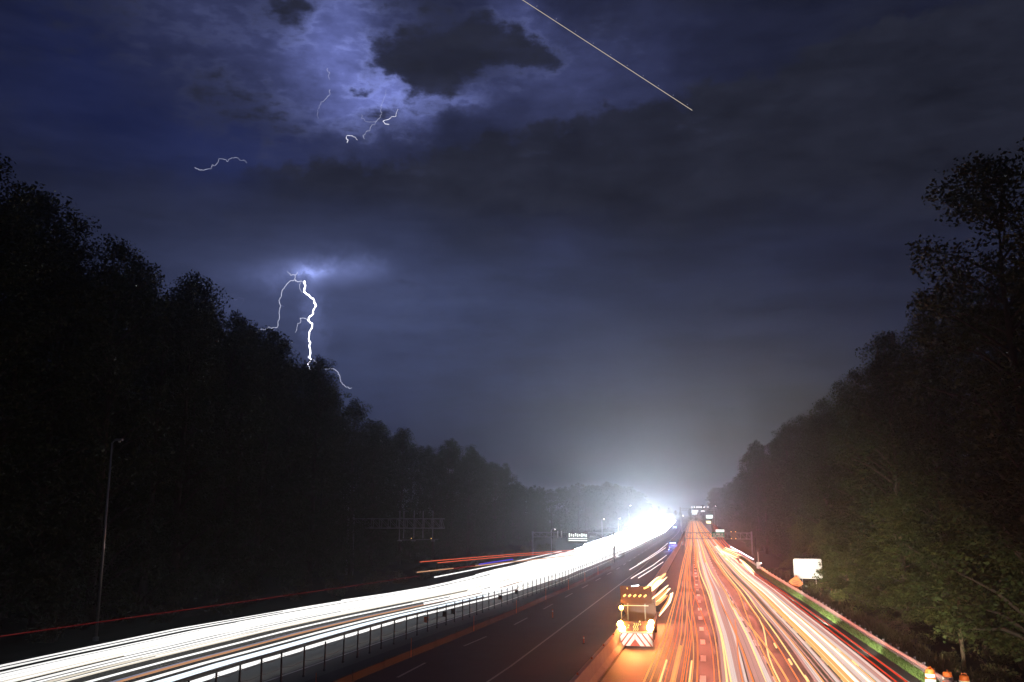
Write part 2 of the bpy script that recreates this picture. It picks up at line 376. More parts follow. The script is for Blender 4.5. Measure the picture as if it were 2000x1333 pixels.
E_hot = emat('lamp_hot', (1.0, .80, .46), 2.6, .35, soft=True)
E_red = emat('taillight_red', (1.0, .075, .03), .75, .35, soft=True)
E_deepred = emat('marker_red', (.55, .02, .025), .2, .35)
E_ltred = emat('marker_orange_red', (1.0, .16, .07), .85, .35, soft=True)
E_violet = emat('strobe_violet', (.16, .10, 1.0), .6)
E_strobe = emat('strobe_white', (.85, .80, 1.0), 3.5)
E_policeblue = emat('police_blue', (.25, .42, 1.0), 60)
E_beacon = emat('beacon_amber', (1.0, .46, .06), 120)
E_lamp = emat('work_lamp_amber', (1.0, .50, .10), 160)
E_lampsoft = emat('arrow_lamp_amber', (1.0, .62, .16), 3.0)
E_street = emat('street_lamp', (1.0, .88, .70), 14)
E_led = emat('led_white', (.95, .98, 1.0), 8)
E_board = emat('lit_sign_board', (.90, 1.0, .95), 1.5)
E_bolt = emat('lightning_core', (.93, .93, 1.0), 6)
E_hook = emat('lightning_hook', (.88, .88, 1.0), 1.8)
E_bolt2 = emat('lightning_branch', (.74, .77, 1.0), 1.0)
E_bolt3 = emat('lightning_faint', (.42, .45, .85), .45)
E_plane = emat('plane_light', (1.0, .86, .66), .60)
E_flash = emat('plane_strobe', (.7, .72, 1.0), .35)

# ------------------------------------------------------------------ ground and roads
def sheet(name, T0, T1, ys, z, mat, parent=None, thick=0.0):
    V, F = [], []
    for y in ys:
        a, b = T0(y), T1(y); V += [(a, y, z), (b, y, z)]
    for i in range(len(ys)-1): F.append((2*i, 2*i+1, 2*i+3, 2*i+2))
    return link(name, mesh_of(name, V, F, mat), parent)
ys_road = [-60, -20, 0, 20] + geo(40, 860, 40)
ROAD_END = 860
g = MB()
gx = [-2400, -600, -150, -60, -44, 14.5, 20, 40, 120, 600, 2400]
gz = [10, 6, 4, 1.2, -.03, -.03, -1.0, -1.3, 1, 4, 6]
gy = [-400, -60, 0, 60, 150, 400, 900, 1600, 2800]
for j, y in enumerate(gy):
    for i, x in enumerate(gx): g.V.append((x, y, gz[i]))
n = len(gx)
for j in range(len(gy)-1):
    for i in range(n-1): g.F.append((j*n+i, j*n+i+1, (j+1)*n+i+1, (j+1)*n+i))
tag(g.obj('ground', M_ground), kind='structure')
ext = lambda T, d: (lambda y: lerp_table(T, y) + d)
left_road = tag(sheet('left_carriageway', ext(LEFT_EDGE, -2.2), ext(RIGHT_EDGE, 3.2), ys_road, 0.004, M_asphalt), kind='structure')
mid_road = tag(sheet('express_carriageway', ext(RIGHT_EDGE, 3.2), ext(BARRIER, -.55), ys_road, 0.0, M_asphalt_old), kind='structure')
right_road = tag(sheet('right_carriageway', ext(BARRIER, .55), ext(EDGE, .75), ys_road, 0.004, M_asphalt), kind='structure')
# painted lines
LINE = [(0, -24.4), (47, -23.3), (52, -22.95), (60, -22.5), (68, -21.9), (79, -20.8), (96, -19.55), (120, -18.1), (145, -17.4), (180, -16.6), (250, -15.8), (390, -14.6), (860, -21)]
sheet('edge_line', ext(LINE, -.09), ext(LINE, .09), ys_road, .012, M_paint, left_road)
sheet('edge_line', ext(EDGE, -.10), ext(EDGE, .10), ys_road, .012, M_paint, right_road)
MID1 = [(0, -13.6), (55, -11.3), (150, -9.6), (400, -9.4), (860, -14.5)]
MID2 = [(0, -17.5), (56, -16.6), (75, -15.0), (150, -13.2), (400, -12.4), (860, -17)]
sheet('edge_line', ext(MID1, -.07), ext(MID1, .07), ys_road, .008, M_paint_old, mid_road)
for k in range(24):
    y = 50 + k*12.2
    sheet('lane_dash', ext(MID2, -.08), ext(MID2, .08), [y, y+5], .008, M_paint_old, mid_road)
    if k < 12:
        for t in (.27, .52, .76):
            sheet('lane_dash', lambda q, t=t: xl(t, q) - .07, lambda q, t=t: xl(t, q) + .07, [y, y+3], .012, M_paint, left_road)
for u, wd in ((.352, .17), (.58, .13), (.80, .10)):
    y = 29.5
    while y < 330:
        sheet('lane_dash', lambda q, u=u: xr(u, q) - wd, lambda q, u=u: xr(u, q) + wd, [y, y + (2.4 if u < .5 else 2.9)], .012, M_paint, right_road)
        y += 7.35
# concrete barrier along the express lanes, both lanes' dark sides
def swept(name, T, prof, ys, mat, parent=None):
    V, F = [], []; n = len(prof)
    for y in ys:
        x = lerp_table(T, y); V += [(x+px, y, pz) for px, pz in prof]
    for i in range(len(ys)-1):
        for k in range(n): F.append((i*n+k, i*n+(k+1) % n, (i+1)*n+(k+1) % n, (i+1)*n+k))
    F += [tuple(range(n)), tuple(range((len(ys)-1)*n, len(ys)*n))[::-1]]
    return link(name, mesh_of(name, V, F, mat), parent)
JERSEY = [(-.40, -.02), (.40, -.02), (.40, .08), (.19, .34), (.12, 1.07), (-.12, 1.07), (-.19, .34), (-.40, .08)]
bar = tag(empty('concrete_barrier', (0, 0, 0)), 'long pale concrete barrier beside the orange work truck', 'barrier')
ys_seg = [-24 + 6*i for i in range(50)]
for i in range(len(ys_seg)-1):
    a, b = ys_seg[i], ys_seg[i+1] - .03
    swept('barrier_segment', BARRIER, JERSEY, [a, (a+b)/2, b], M_conc, bar)
swept('barrier_run', BARRIER, JERSEY, geo(270, 855, 14), M_conc, bar)

refl = MB().box(-.05, -.02, 0, .05, .02, .11).mesh('reflector', M_signorange)
for i in range(60):
    y = 46.5 + i*5.0
    link('reflector', refl, bar, (lerp_table(BARRIER, y), y, 1.07))

# fence of dark posts and slack wire between the carriageways
fence = tag(empty('wire_fence'), 'low fence of thin dark posts and slack wire beside the white headlight streaks', 'fence')
FP = list(FENCE)
x, y = FP[-1]
while y < 190:
    y += 2.0; FP.append((lerp_table(LINE, y) + 1.05, y))
for i in range(1, 12): FP.insert(0, (FENCE[0][0] - .10*i, FENCE[0][1] - 2.1*i))
pm = MB().box(-.035, -.035, -.02, .035, .035, 1.62).box(-.055, -.055, -.02, .055, .055, .10).mesh('post', M_post)
for i, (x, y) in enumerate(FP):
    p = link('post', pm, fence, (x, y, 0)); p.rotation_euler = (RAD(rnd.uniform(-1.5, 1.5)), RAD(rnd.uniform(-1.5, 1.5)), 0)
for zt, sag in ((1.5, .22), (.85, .08)):
    w = MB()
    pts = []
    for (xa, ya), (xb, yb) in zip(FP, FP[1:]):
        for k in range(4):
            t = k/4; s = sag*(rnd.uniform(.7, 1.3))
            pts.append((xa+(xb-xa)*t, ya+(yb-ya)*t, zt - 4*s*t*(1-t)))
    w.tube(pts, .012, 3); w.obj('wire', M_wire, fence)
for i, c in ((18, 'orange'), (20, 'dark'), (21, 'dark'), (28, 'dark'), (31, 'dark')):
    x, y = FP[i + 3]
    t = tag(MB().box(-.17, -.03, 0, .17, .03, .42, .01).obj('fence_panel', M_orange if c == 'orange' else M_post, fence, (x - .25, y + .4, .62)))
    t.name = 'marker_panel'
# low orange netting beyond the fence
net = tag(empty('safety_netting'), 'low strip of dull orange netting lying along the dark express lanes', 'netting')
NET = [(40, -19.2), (56.7, -18.2), (65, -17.6), (82, -16.6), (110, -15.4), (150, -14.4)]
swept('netting', NET, [(-.02, 0), (.02, 0), (.025, .38), (-.015, .42)], geo(42, 150, 30), M_netting, net)
for i in range(24):
    y = 44 + i*4.3
    MB().tube([(0, 0, 0), (0, 0, .62 if i % 3 else 1.15)], .02, 5).obj('stake', M_netting if i % 3 else M_orange, net, (lerp_table(NET, y) + .05, y, 0))
def delineator(x, y, h, mat, label):
    o = tag(empty('delineator_post', (x, y, 0)), label, 'marker post')
    MB().lathe([(.11, 0), (.10, .04), (.04, .06)], 10).obj('base', M_rubber, o)
    MB().tube([(0, 0, .04), (0, 0, h)], .045, 8).obj('tube', mat, o)
    MB().tube([(0, 0, h*.72), (0, 0, h*.86)], .048, 8).obj('band', M_refl, o)
delineator(-12.7, 79.5, .75, M_signorange, 'pale yellow marker post standing alone between the dark express lanes')
delineator(-8.2, 64.9, .5, M_redstripe, 'short red marker post close to the concrete barrier')

# guardrail, kerb grass
rail = tag(empty('guardrail'), 'grey steel guardrail along the right verge above bright grass', 'guardrail')
WBEAM = [(-.03, .42), (.05, .46), (.05, .52), (-.01, .58), (-.01, .62), (.05, .68), (.05, .74), (-.03, .79), (-.055, .76), (-.005, .70), (-.06, .60), (-.005, .50), (-.055, .45)]
swept('rail_beam', RAIL, WBEAM, [-20, 0, 20, 30] + geo(40, 240, 40), M_steel, rail)
gpm = MB().box(-.07, -.07, -.6, .07, .07, .76).mesh('post', M_steel)
blk = MB().box(-.10, -.06, .45, .03, .06, .76).mesh('block', M_palebark)
for i in range(80):
    y = 20 + i*1.9 if i < 40 else 96 + (i-40)*3.8
    p = link('post', gpm, rail, (lerp_table(RAIL, y) + .22, y, 0)); link('block', blk, p, (-.08, 0, 0))
def blades(T0, T1, y0, y1, num, hmin, hmax):
    V, F = [], []
    for k in range(num):
        y = y0 * (y1/y0)**rnd.random() if y0 > 0 else rnd.uniform(y0, y1)
        a, b = T0(y), T1(y); x = rnd.uniform(a, b)
        h = rnd.uniform(hmin, hmax)*(.7 + .6*rnd.random()); w = rnd.uniform(.012, .03)*(1 + y/90); an = rnd.uniform(0, 6.28)
        c, s = math.cos(an)*w, math.sin(an)*w; lx, ly = rnd.gauss(0, h*.35), rnd.gauss(0, h*.35)
        n = len(V); V += [(x-c, y-s, -.02), (x+c, y+s, -.02), (x+lx*.4+c*.7, y+ly*.4+s*.7, h*.6), (x+lx*.4-c*.7, y+ly*.4-s*.7, h*.6), (x+lx, y+ly, h)]
        F += [(n, n+1, n+2, n+3), (n+3, n+2, n+4)]
    return V, F
V, F = blades(ext(EDGE, .80), ext(RAIL, .25), 36, 190, 30000, .10, .34)
tag(link('verge_grass', mesh_of('verge_grass', V, F, M_grass)), 'strip of bright green grass between the right edge line and the guardrail', 'grass', kind='stuff')
V, F = blades(ext(RAIL, .3), ext(RAIL, 3.0), 36, 150, 9000, .15, .65)
tag(link('rough_grass', mesh_of('rough_grass', V, F, M_brush)), 'dark rough grass and weeds behind the guardrail', 'grass', kind='stuff')

# ------------------------------------------------------------------ trees
npr = np.random.default_rng(5)
def leaf_cloud(centres, radii, per, size, flat=.7, droop=0.0):
    C_, S_ = [], []
    for (c, r) in zip(centres, radii):
        k = int(per * (r/1.3)**1.7 * rnd.uniform(.75, 1.25))
        p = npr.normal(0, 1, (k, 3)); p /= np.linalg.norm(p, axis=1)[:, None] + 1e-6
        p *= (npr.random((k, 1)) ** .45) * r
        p[:, 2] *= flat
        if droop: p[:, 2] -= droop * (p[:, 0]**2 + p[:, 1]**2) / r
        C_.append(p + np.array(c)); S_.append(npr.uniform(.65, 1.35, k) * size)
    P = np.concatenate(C_); S = np.concatenate(S_); n = len(P)
    nrm = npr.normal(0, 1, (n, 3)); nrm[:, 2] = np.abs(nrm[:, 2]) + .35; nrm /= np.linalg.norm(nrm, axis=1)[:, None]
    t = npr.normal(0, 1, (n, 3)); t -= nrm * (t*nrm).sum(1)[:, None]; t /= np.linalg.norm(t, axis=1)[:, None]
    b = np.cross(nrm, t)
    L = S[:, None]*.62; W = S[:, None]*.34
    q = np.stack([P - t*L, P + b*W - t*L*.1, P + t*L, P - b*W + t*L*.05], 1).reshape(-1, 3)
    return q, n
def fast_quads(name, q, n, mat):
    me = bpy.data.meshes.new(name)
    me.vertices.add(4*n); me.vertices.foreach_set('co', q.astype(np.float32).ravel())
    me.loops.add(4*n); me.loops.foreach_set('vertex_index', np.arange(4*n, dtype=np.int32))
    me.polygons.add(n); me.polygons.foreach_set('loop_start', np.arange(0, 4*n, 4, dtype=np.int32))
    me.polygons.foreach_set('loop_total', np.full(n, 4, dtype=np.int32))
    me.materials.append(mat); me.update(); me.validate()
    return me
def tree_variant(h, rad, low, kind, leaf):
    """unit built h metres tall; returns (trunk mesh, crown mesh)"""
    tr = MB()
    lean = (rnd.gauss(0, .25), rnd.gauss(0, .25))
    top = Vector((lean[0], lean[1], h*.86))
    trunk_pts = [Vector((0, 0, -.5))] + [Vector((lean[0]*t + rnd.gauss(0, .12), lean[1]*t + rnd.gauss(0, .12), h*.86*t)) for t in (.12, .3, .5, .7, .86, 1)]
    r0 = h*.0125
    tr.tube(trunk_pts, [r0*1.35, r0, r0*.85, r0*.68, r0*.5, r0*.3, r0*.1], 7)
    cs, rs = [], []
    nb = 46 if kind != 'tall' else 40
    for k in range(nb):
        f = (k + rnd.random())/nb
        z = h*(low + (1-low)*f)
        env = rad * (math.sin(math.pi*min(1, .18 + .82*f)) ** .45 if kind != 'fan' else (1.12 - .85*f)) * rnd.uniform(.55, 1.12)
        if f > .95: env *= .6
        a = k*2.399 + rnd.gauss(0, .4)
        end = Vector((lean[0]*z/h + env*math.cos(a), lean[1]*z/h + env*math.sin(a), z))
        zb = max(h*.06, z - env*(.55 if kind != 'fan' else .12) - rnd.uniform(0, 1))
        zb = min(zb, h*.84)
        st = Vector((lean[0]*zb/(h*.86), lean[1]*zb/(h*.86), zb))
        mid = st.lerp(end, .5) + Vector((rnd.gauss(0, .2), rnd.gauss(0, .2), .35))
        rb = r0*(.42 - .25*f)
        tr.tube([st, mid, end], [rb, rb*.6, rb*.2], 5)
        cs.append(end); rs.append(rnd.uniform(.8, 1.85))
        cs.append(st.lerp(end, rnd.uniform(.4, .75)) + Vector((rnd.gauss(0, .7), rnd.gauss(0, .7), rnd.gauss(.2, .6)))); rs.append(rnd.uniform(1.0, 2.0))
        if rnd.random() < .5:
            cs.append(end + Vector((rnd.gauss(0, .8), rnd.gauss(0, .8), rnd.gauss(0, .7)))); rs.append(rnd.uniform(.5, .95))
    cs.append(Vector((lean[0], lean[1], h - .7))); rs.append(.8)
    q, n = leaf_cloud([tuple(c) for c in cs], rs, 190, leaf, .42 if kind == 'fan' else .78, .25 if kind == 'fan' else 0)
    return tr.mesh('trunk', M_bark, True), fast_quads('crown', q, n, M_leaf_fan if kind == 'fan' else M_leaf), h
VAR = [tree_variant(27, 4.6, .05, 'round', .20) for i in range(5)] + [tree_variant(31, 4.0, .06, 'tall', .20) for i in range(3)]
FAN = [tree_variant(15, 4.2, .16, 'fan', .19) for i in range(3)]
def tree(x, y, h, label, group=None, var=None, z=-.3, name='broadleaf_tree', wide=1.0):
    v = var if var is not None else rnd.choice(VAR)
    o = tag(empty(name, (x, y, z), rnd.uniform(0, 6.28)), label, 'tree', group)
    s = h/v[2]; w = s*wide*rnd.uniform(.9, 1.12)
    for nm, me in (('trunk', v[0]), ('crown', v[1])):
        c = link(nm, me, o); c.scale = (w, w, s)
    return o
def hz(T, y): return lerp_table(T, y)
HL = [(0, 32.5), (52, 32.8), (55, 33.0), (59, 34.2), (62, 33.8), (66, 32.8), (73.5, 32.4), (82, 32.4), (91, 31.4), (105, 30.0), (119, 26.2), (132, 22.4), (159, 22.6), (195, 23.4), (228, 20), (241, 16.5), (327, 19), (400, 22), (533, 26.6), (768, 25.5), (880, 17), (1400, 16)]
HR = [(0, 27), (45, 27), (54, 32), (58, 31.5), (65, 29), (70, 26.5), (87, 26.5), (99, 25.5), (110, 24), (149, 25.5), (232, 26.5), (257, 22), (300, 21), (500, 23), (900, 31), (1300, 24)]
LL = 'dark broadleaf tree in the tall forest wall left of the white headlight streaks'
GL = 'trees of the left forest edge'
y = 42
while y < 900:
    st = 5.0 if y < 130 else (7.0 if y < 300 else 17)
    for row, (xo, dh) in enumerate(((-48.5, 0), (-55, 1.0), (-63, 1.5))):
        if row == 2 and y > 130: continue
        yy = y + rnd.uniform(-.35, .35)*st + (row % 2)*st*.5
        k = {0: 1.0, 1: 55/48.5, 2: 63/48.5}[row]
        h = 9 + (hz(HL, yy/k) - 9)*k if row else hz(HL, yy)
        h *= rnd.uniform(.86, 1.05) if row == 0 else rnd.uniform(.84, 1.0)
        tree(xo + rnd.uniform(-1.3, 1.3), yy, h, LL, GL, wide=1.0 if y < 300 else 1.35)
    y += st
LR = 'dark broadleaf tree in the forest wall right of the guardrail'
GR = 'trees of the right forest edge'
y = 46
while y < 900:
    st = 6.2 if y < 130 else (9.5 if y < 300 else 22)
    for row, (xo, k) in enumerate(((17.6, 1.0), (24.5, 1.05), (32, 1.1))):
        if row == 2 and y > 80: continue
        yy = y + rnd.uniform(-.3, .3)*st + (row % 2)*st*.5
        h = hz(HR, yy)*rnd.uniform(.90, 1.02)*k
        tree(xo + rnd.uniform(-1, 1) + (2.0 if y < 72 and row == 0 else 0) + (0 if y < 200 else -3.5 + 0*y) + (0 if y < 500 else -1), yy, h, LR, GR, wide=1.0 if y < 300 else 1.3)
    y += st
# far wood that closes the view
for i in range(20):
    x = -75 + i*8 + rnd.uniform(-2, 2)
    tree(x, 1010 + rnd.uniform(-20, 40), 15 + 4*math.sin(i*.7) + rnd.uniform(-2, 2), 'tiny dark tree in the far wood closing the end of the highway', 'far trees behind the highway', wide=1.5)
# low drooping trees over the right verge
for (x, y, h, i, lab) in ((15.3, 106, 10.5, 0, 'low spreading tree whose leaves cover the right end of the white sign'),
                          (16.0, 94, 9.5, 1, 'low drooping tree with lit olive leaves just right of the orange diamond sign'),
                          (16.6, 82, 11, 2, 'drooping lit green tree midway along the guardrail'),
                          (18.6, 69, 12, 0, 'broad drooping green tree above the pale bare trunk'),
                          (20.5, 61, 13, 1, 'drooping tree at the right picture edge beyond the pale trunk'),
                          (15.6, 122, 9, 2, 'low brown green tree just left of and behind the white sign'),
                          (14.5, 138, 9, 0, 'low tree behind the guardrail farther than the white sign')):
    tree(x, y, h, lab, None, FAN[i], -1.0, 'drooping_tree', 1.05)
p = tag(empty('bare_trunk', (15.2, 61.0, -1.0)), 'pale bare slender trunk lit orange under the drooping leaves at right', 'tree trunk')
MB().tube([(0, 0, 0), (.02, 0, 1.5), (-.03, .02, 3.2), (.03, 0, 4.2), (.05, 0, 5.0)], [.15, .125, .12, .11, .09], 9).obj('trunk', M_palebark, p, smooth_=True)
# bushes
def bush(x, y, r, h, label, group, twigs=False, z=-.6):
    cs = [(rnd.gauss(0, r*.45), rnd.gauss(0, r*.45), rnd.uniform(.2, 1)*h*.8) for _ in range(9)]
    o = tag(empty('bush', (x, y, z)), label, 'bush', group)
    st = MB()
    for c in cs:
        st.tube([(c[0]*.1, c[1]*.1, 0), (c[0]*.6, c[1]*.6, c[2]*.6), c], [.035, .022, .008], 4)
        if twigs:
            for k in range(7):
                st.tube([(c[0]*.5, c[1]*.5, c[2]*.4), (c[0]+rnd.gauss(0, r*.4), c[1]+rnd.gauss(0, r*.4), c[2]+rnd.uniform(-.3, .7)), (c[0]+rnd.gauss(0, r*.7), c[1]+rnd.gauss(0, r*.7), c[2]+rnd.uniform(-.4, .9))], [.014, .009, .004], 3)
    st.obj('stems', M_twig, o)
    if not twigs:
        q, n = leaf_cloud(cs, [r*.45]*len(cs), 170/(max(.3, r*.45/1.3)**1.7)*.9, .125, .7)
        link('leaves', fast_quads('leaves', q, n, M_brush), o)
    return o
GB = 'bushes under the right forest edge'
for (x, y, r, h) in ((14.6, 62, 1.2, 1.8), (16.2, 57, 1.4, 1.7), (15.2, 72, 1.3, 1.6), (15.5, 53, 1.3, 1.2), (17.5, 63, 1.6, 2.4), (18.5, 57, 1.8, 2.6), (15.0, 84, 1.3, 1.5), (14.6, 98, 1.2, 1.6), (13.6, 118, 1.2, 1.6), (12.8, 140, 1.4, 2), (20, 66, 1.8, 2.6), (21, 74, 2, 2.5), (17.8, 50, 1.5, 1.6)):
    bush(x, y, r, h, 'leafy bush on the dark bank behind the guardrail', GB, z=-1.0)
bush(13.6, 78, 1.5, 1.5, 'heap of leafless brown twigs behind the guardrail', None, True, -.5)
bush(14.0, 75, 1.3, 1.2, 'smaller leafless twig heap in front of the brown one behind the guardrail', None, True, -.7)
for i in range(26):
    y = 58 + i*6.2
    bush(lerp_table(LEFT_EDGE, y) - rnd.uniform(5.0, 8.5), y, 1.7, rnd.uniform(1.6, 2.8), 'faintly lit bush at the foot of the left forest', 'bushes at the foot of the left forest', z=-.2)

# ------------------------------------------------------------------ light trails
def trail(pts, rx, mat, label, group, rz=None, name='light_trail', cat='light streak', n=8):
    o = MB().tube(pts, rx, n, flat=rz, cap=False).obj(name, mat, smooth_=True)
    return tag(o, label, cat, group)
GW = 'white headlight streaks on the left carriageway'
LW = 'white headlight streak running along the left carriageway'
ysl = [6, 20, 32] + geo(42, 860, 40)
mk = {0: E_white, 1: E_brown, 2: E_grey, 3: E_blue}
for (a, b, k) in BANDS:
    wd = b - a
    subs = max(1, round(wd/.026))
    for q in range(subs):
        t = a + wd*(q+.5)/subs
        ph, am = rnd.uniform(0, 6.28), rnd.uniform(0, .006)
        pts = [(xl(t + am*math.sin(y*.03 + ph), y), y, .62 + .05*math.sin(ph)) for y in ysl]
        half = [wd*(lerp_table(RIGHT_EDGE, y) - lerp_table(LEFT_EDGE, y))/subs*.5*(.98 if b < .5 else .92)*rnd.choice((.72, .9, 1, 1)) for y in ysl]
        if k == 1: trail(pts, half, mk[k], 'dull orange brown streak between the white ones on the left carriageway', None, .025)
        elif k == 2: trail(pts, half, mk[k], 'grey streak beside the brown one on the left carriageway', None, .025)
        elif k == 3: trail(pts, half, mk[k], 'bluish white broad streak near the fence on the left carriageway', 'bluish streaks near the fence', .025)
        else: trail(pts, half, E_warm if rnd.random() < .3 else E_white, LW, GW, .025)
# thin extra streaks, some beginning part way
for i in range(22):
    t = rnd.uniform(.10, .55) if i < 14 else rnd.uniform(.55, .97)
    y0 = rnd.choice([6, 50, 58, 66, 75]) if i < 14 else rnd.choice([74, 84, 92, 100])
    z = rnd.uniform(.55, .8)
    ys = ([6, 30] if y0 == 6 else []) + geo(max(y0, 42), 860, 34)
    trail([(xl(t, y), y, z) for y in ys], rnd.uniform(.02, .045), E_warm if rnd.random() < .35 else E_white, 'thin pale headlight streak among the broad white ones on the left carriageway', 'thin headlight streaks on the left carriageway')
# the farther the road, the more streaks run together
for i in range(34):
    t = .05 + .93*(i + rnd.random())/34
    y0 = rnd.uniform(78, 130)
    trail([(xl(t, y), y, rnd.uniform(.6, .75)) for y in geo(y0, 860, 26)], [.05 + min(.26, (y-y0)*.006) for y in geo(y0, 860, 26)], E_white, 'broad white streak in the blinding distant part of the left carriageway', 'distant headlight streaks', .10)
for i in range(16):
    t = (i + .5)/16
    y0 = rnd.uniform(190, 300)
    trail([(xl(t, y), y, 1.0) for y in geo(y0, 860, 16)], .33, E_far, 'blinding headlight streak in the farthest stretch of the left carriageway', 'farthest headlight streaks', .18)
# lorry marker lamps above the traffic
trail([(-37.9, 38, 2.45), (-37.2, 44.1, 2.4), (-35.3, 55.4, 2.4), (-33.4, 65.7, 2.4), (-30.9, 80.7, 2.4), (-29.0, 93.4, 2.4)], .022, E_deepred, 'long thin dark red streak above the white ones at left', None)
trail([(-35.8, 115.3, 2.6), (-28.4, 138.7, 2.6), (-20.6, 157.7, 2.6)], .05, E_ltred, 'upper orange red streak above the white traffic left of centre', None)
trail([(-33.9, 117.0, 2.42), (-28.4, 136.0, 2.42), (-20.6, 155.0, 2.42)], .05, E_ltred, 'lower orange red streak just under its twin above the white traffic', None)
trail([(-36.1, 115.3, 1.3), (-29.0, 141.6, 1.3), (-22, 168, 1.3)], .10, E_brown, 'tan streak rising from the bushes above the white traffic', None, .07)
trail([(-32.8, 112.0, .95), (-30.2, 146.0, .95), (-28.4, 190, .95)], .10, E_white, 'short white streak along the upper rim of the headlight band', None, .08)
trail([(-31.4, 130, 1.55), (-30.2, 136, 1.62), (-29.0, 142, 1.68)], .16, E_violet, 'violet smear under the orange red streaks at left', None, .09)
trail([(-33.0, 122, 1.42), (-31.6, 128, 1.48)], .12, E_deepred, 'dim red smear beside the violet one', None, .09)
# express lanes: a few oncoming headlights
GE = 'thin white streaks on the dark express lanes'
for pts in ([(-10.3, 136.0, .7), (-9.0, 176, .7), (-8.1, 220.3, .7)], [(-8.8, 118.4, .7), (-7.5, 148, .7), (-6.6, 181.7, .7)], [(-7.9, 118.7, .75), (-7.2, 135, .7), (-6.3, 157.7, .7)], [(-10.0, 150, .7), (-9.0, 200, .7), (-8.6, 250, .7)]):
    trail(pts, .06, E_white, 'thin white streak on the express lanes behind the work truck', GE)

# right carriageway
ysr = [6, 20, 32] + geo(42, 840, 42)
def rtrail(u, w, mat, label, group, y0=6, y1=840, wob=0.0, z=.8, shift=None, rz=None, gain=0.0):
    ph = rnd.uniform(0, 6.28)
    ys = [y for y in ysr if y0 < y < y1]; ys = [y0] + ys + [y1]
    pts = []
    for y in ys:
        uu = u + wob*math.sin(y*.045 + ph)*math.exp(-y/170)
        if shift:
            a, b, du = shift; s = min(1, max(0, (y-a)/(b-a))); uu += du*s*s*(3-2*s)
        pts.append((xr(uu, y), y, z))
    r = [w*(1 + gain*min(1, y/300)) for y in ys]
    return trail(pts, r, mat, label, group, rz)
GO = 'thin orange tail light streaks right of the work truck'; LO = 'thin orange tail light streak in the lane beside the work truck'
for u, sh, w in ((.19, (60, 110, .012), .04), (.205, (60, 150, .015), .03), (.228, (60, 140, .012), .028), (.248, (70, 200, .016), .022), (.262, (55, 120, -.012), .028), (.277, (60, 170, .02), .022), (.293, (50, 130, -.03), .026), (.308, (70, 160, -.02), .028), (.322, (50, 95, -.05), .024), (.338, (48, 110, -.05), .045), (.30, (60, 110, .03), .022), (.39, (52, 130, -.12), .028), (.405, (52, 120, -.03), .028)):
    rtrail(u, w, E_amber if rnd.random() < .5 else E_orange, LO, GO, wob=.0025, shift=sh, gain=1.0)
GS = 'short bright amber streaks near the bottom edge'; LS = 'short thick amber streak at the bottom edge right of the truck'
for u, y0, y1, w, mt in ((.236, 6, 53.0, .06, E_yellow), (.272, 6, 58.5, .075, E_amber), (.318, 6, 53, .055, E_yellow)):
    rtrail(u, w, mt, LS, GS, y0, y1, z=.9)
GP = 'pale pink streaks filling the middle right lane'; LP = 'pale pink streak in the middle lane of the right carriageway'
for i in range(26):  # glowing tubes imitate the pale wash of light filling this lane
    u = .42 + .135*(i + rnd.random())/26
    rtrail(u, rnd.uniform(.04, .12), rnd.choice([E_pink, E_pale, E_pink, E_pink]), LP, GP, y0=6, wob=.008, z=rnd.uniform(.5, .95), rz=.04, gain=1.2)
GY = 'amber tail light streaks weaving across the middle lanes'; LY = 'bright amber streak weaving across the middle right lanes'
for u, sh in ((.425, (48, 150, -.03)), (.44, (45, 120, -.01)), (.505, (46, 130, -.05)), (.53, (50, 170, -.03)), (.475, (50, 90, .06)), (.60, (45, 95, -.07)), (.56, (60, 110, .07)), (.58, (52, 76, .06)), (.635, (50, 140, -.02)), (.66, (45, 120, .01))):
    rtrail(u, rnd.uniform(.03, .05), rnd.choice([E_amber, E_yellow, E_yellow, E_orange]), LY, GY, wob=.010, shift=sh, gain=1.5)
GH = 'broad glaring streaks in the outer right lane'; LH = 'broad glaring yellow white streak in the outer right lane'
for i in range(11):
    u = .765 + .085*(i + rnd.random()*.6)/11
    rtrail(u, rnd.uniform(.07, .12), rnd.choice([E_hot, E_hot, E_pale, E_yellow]), LH, GH, wob=.003, z=rnd.uniform(.6, .95), rz=.07, y1=230)
GQ = 'pink and orange streaks beside the glaring outer lane'; LQ = 'pink or orange streak beside the glaring outer right lane'
for i in range(22):
    u = .67 + .215*(i + rnd.random())/22
    rtrail(u, rnd.uniform(.03, .12), rnd.choice([E_pale, E_pink, E_amber, E_pink, E_pale]), LQ, GQ, y0=6, wob=.006, z=rnd.uniform(.5, 1.0), rz=.05, y1=rnd.choice([160, 220, 300]))
GD = 'red streaks along the right edge line'; LD = 'red streak hugging the right edge line'
for u in (.895, .915, .935):
    rtrail(u, rnd.uniform(.03, .06), E_red, LD, GD, wob=.006, z=rnd.uniform(.6, .9), y1=180)
GF = 'distant red tail light streaks'; LF = 'distant red streak where the right lanes run together'
for i in range(16):
    u = .10 + .85*(i + rnd.random())/16
    rtrail(u, .10, rnd.choice([E_orange, E_pink, E_amber, E_orange]), LF, GF, y0=rnd.uniform(140, 240), y1=840, z=.8, gain=.8)
# blinking turn signals: short dashes
GT = 'blinking turn signal dashes on the right carriageway'; LT = 'short yellow dash left by a blinking turn signal'
for (x, y) in ((7.2, 73.0), (7.3, 67.7), (7.5, 63.1), (7.8, 58.5), (8.0, 54.0), (4.3, 60.1), (4.6, 53.9), (4.9, 48.7), (7.0, 79), (6.9, 86)):
    trail([(x-.02, y-.75, .9), (x-.02, y+.75, .9)], .07, E_yellow, LT, GT)
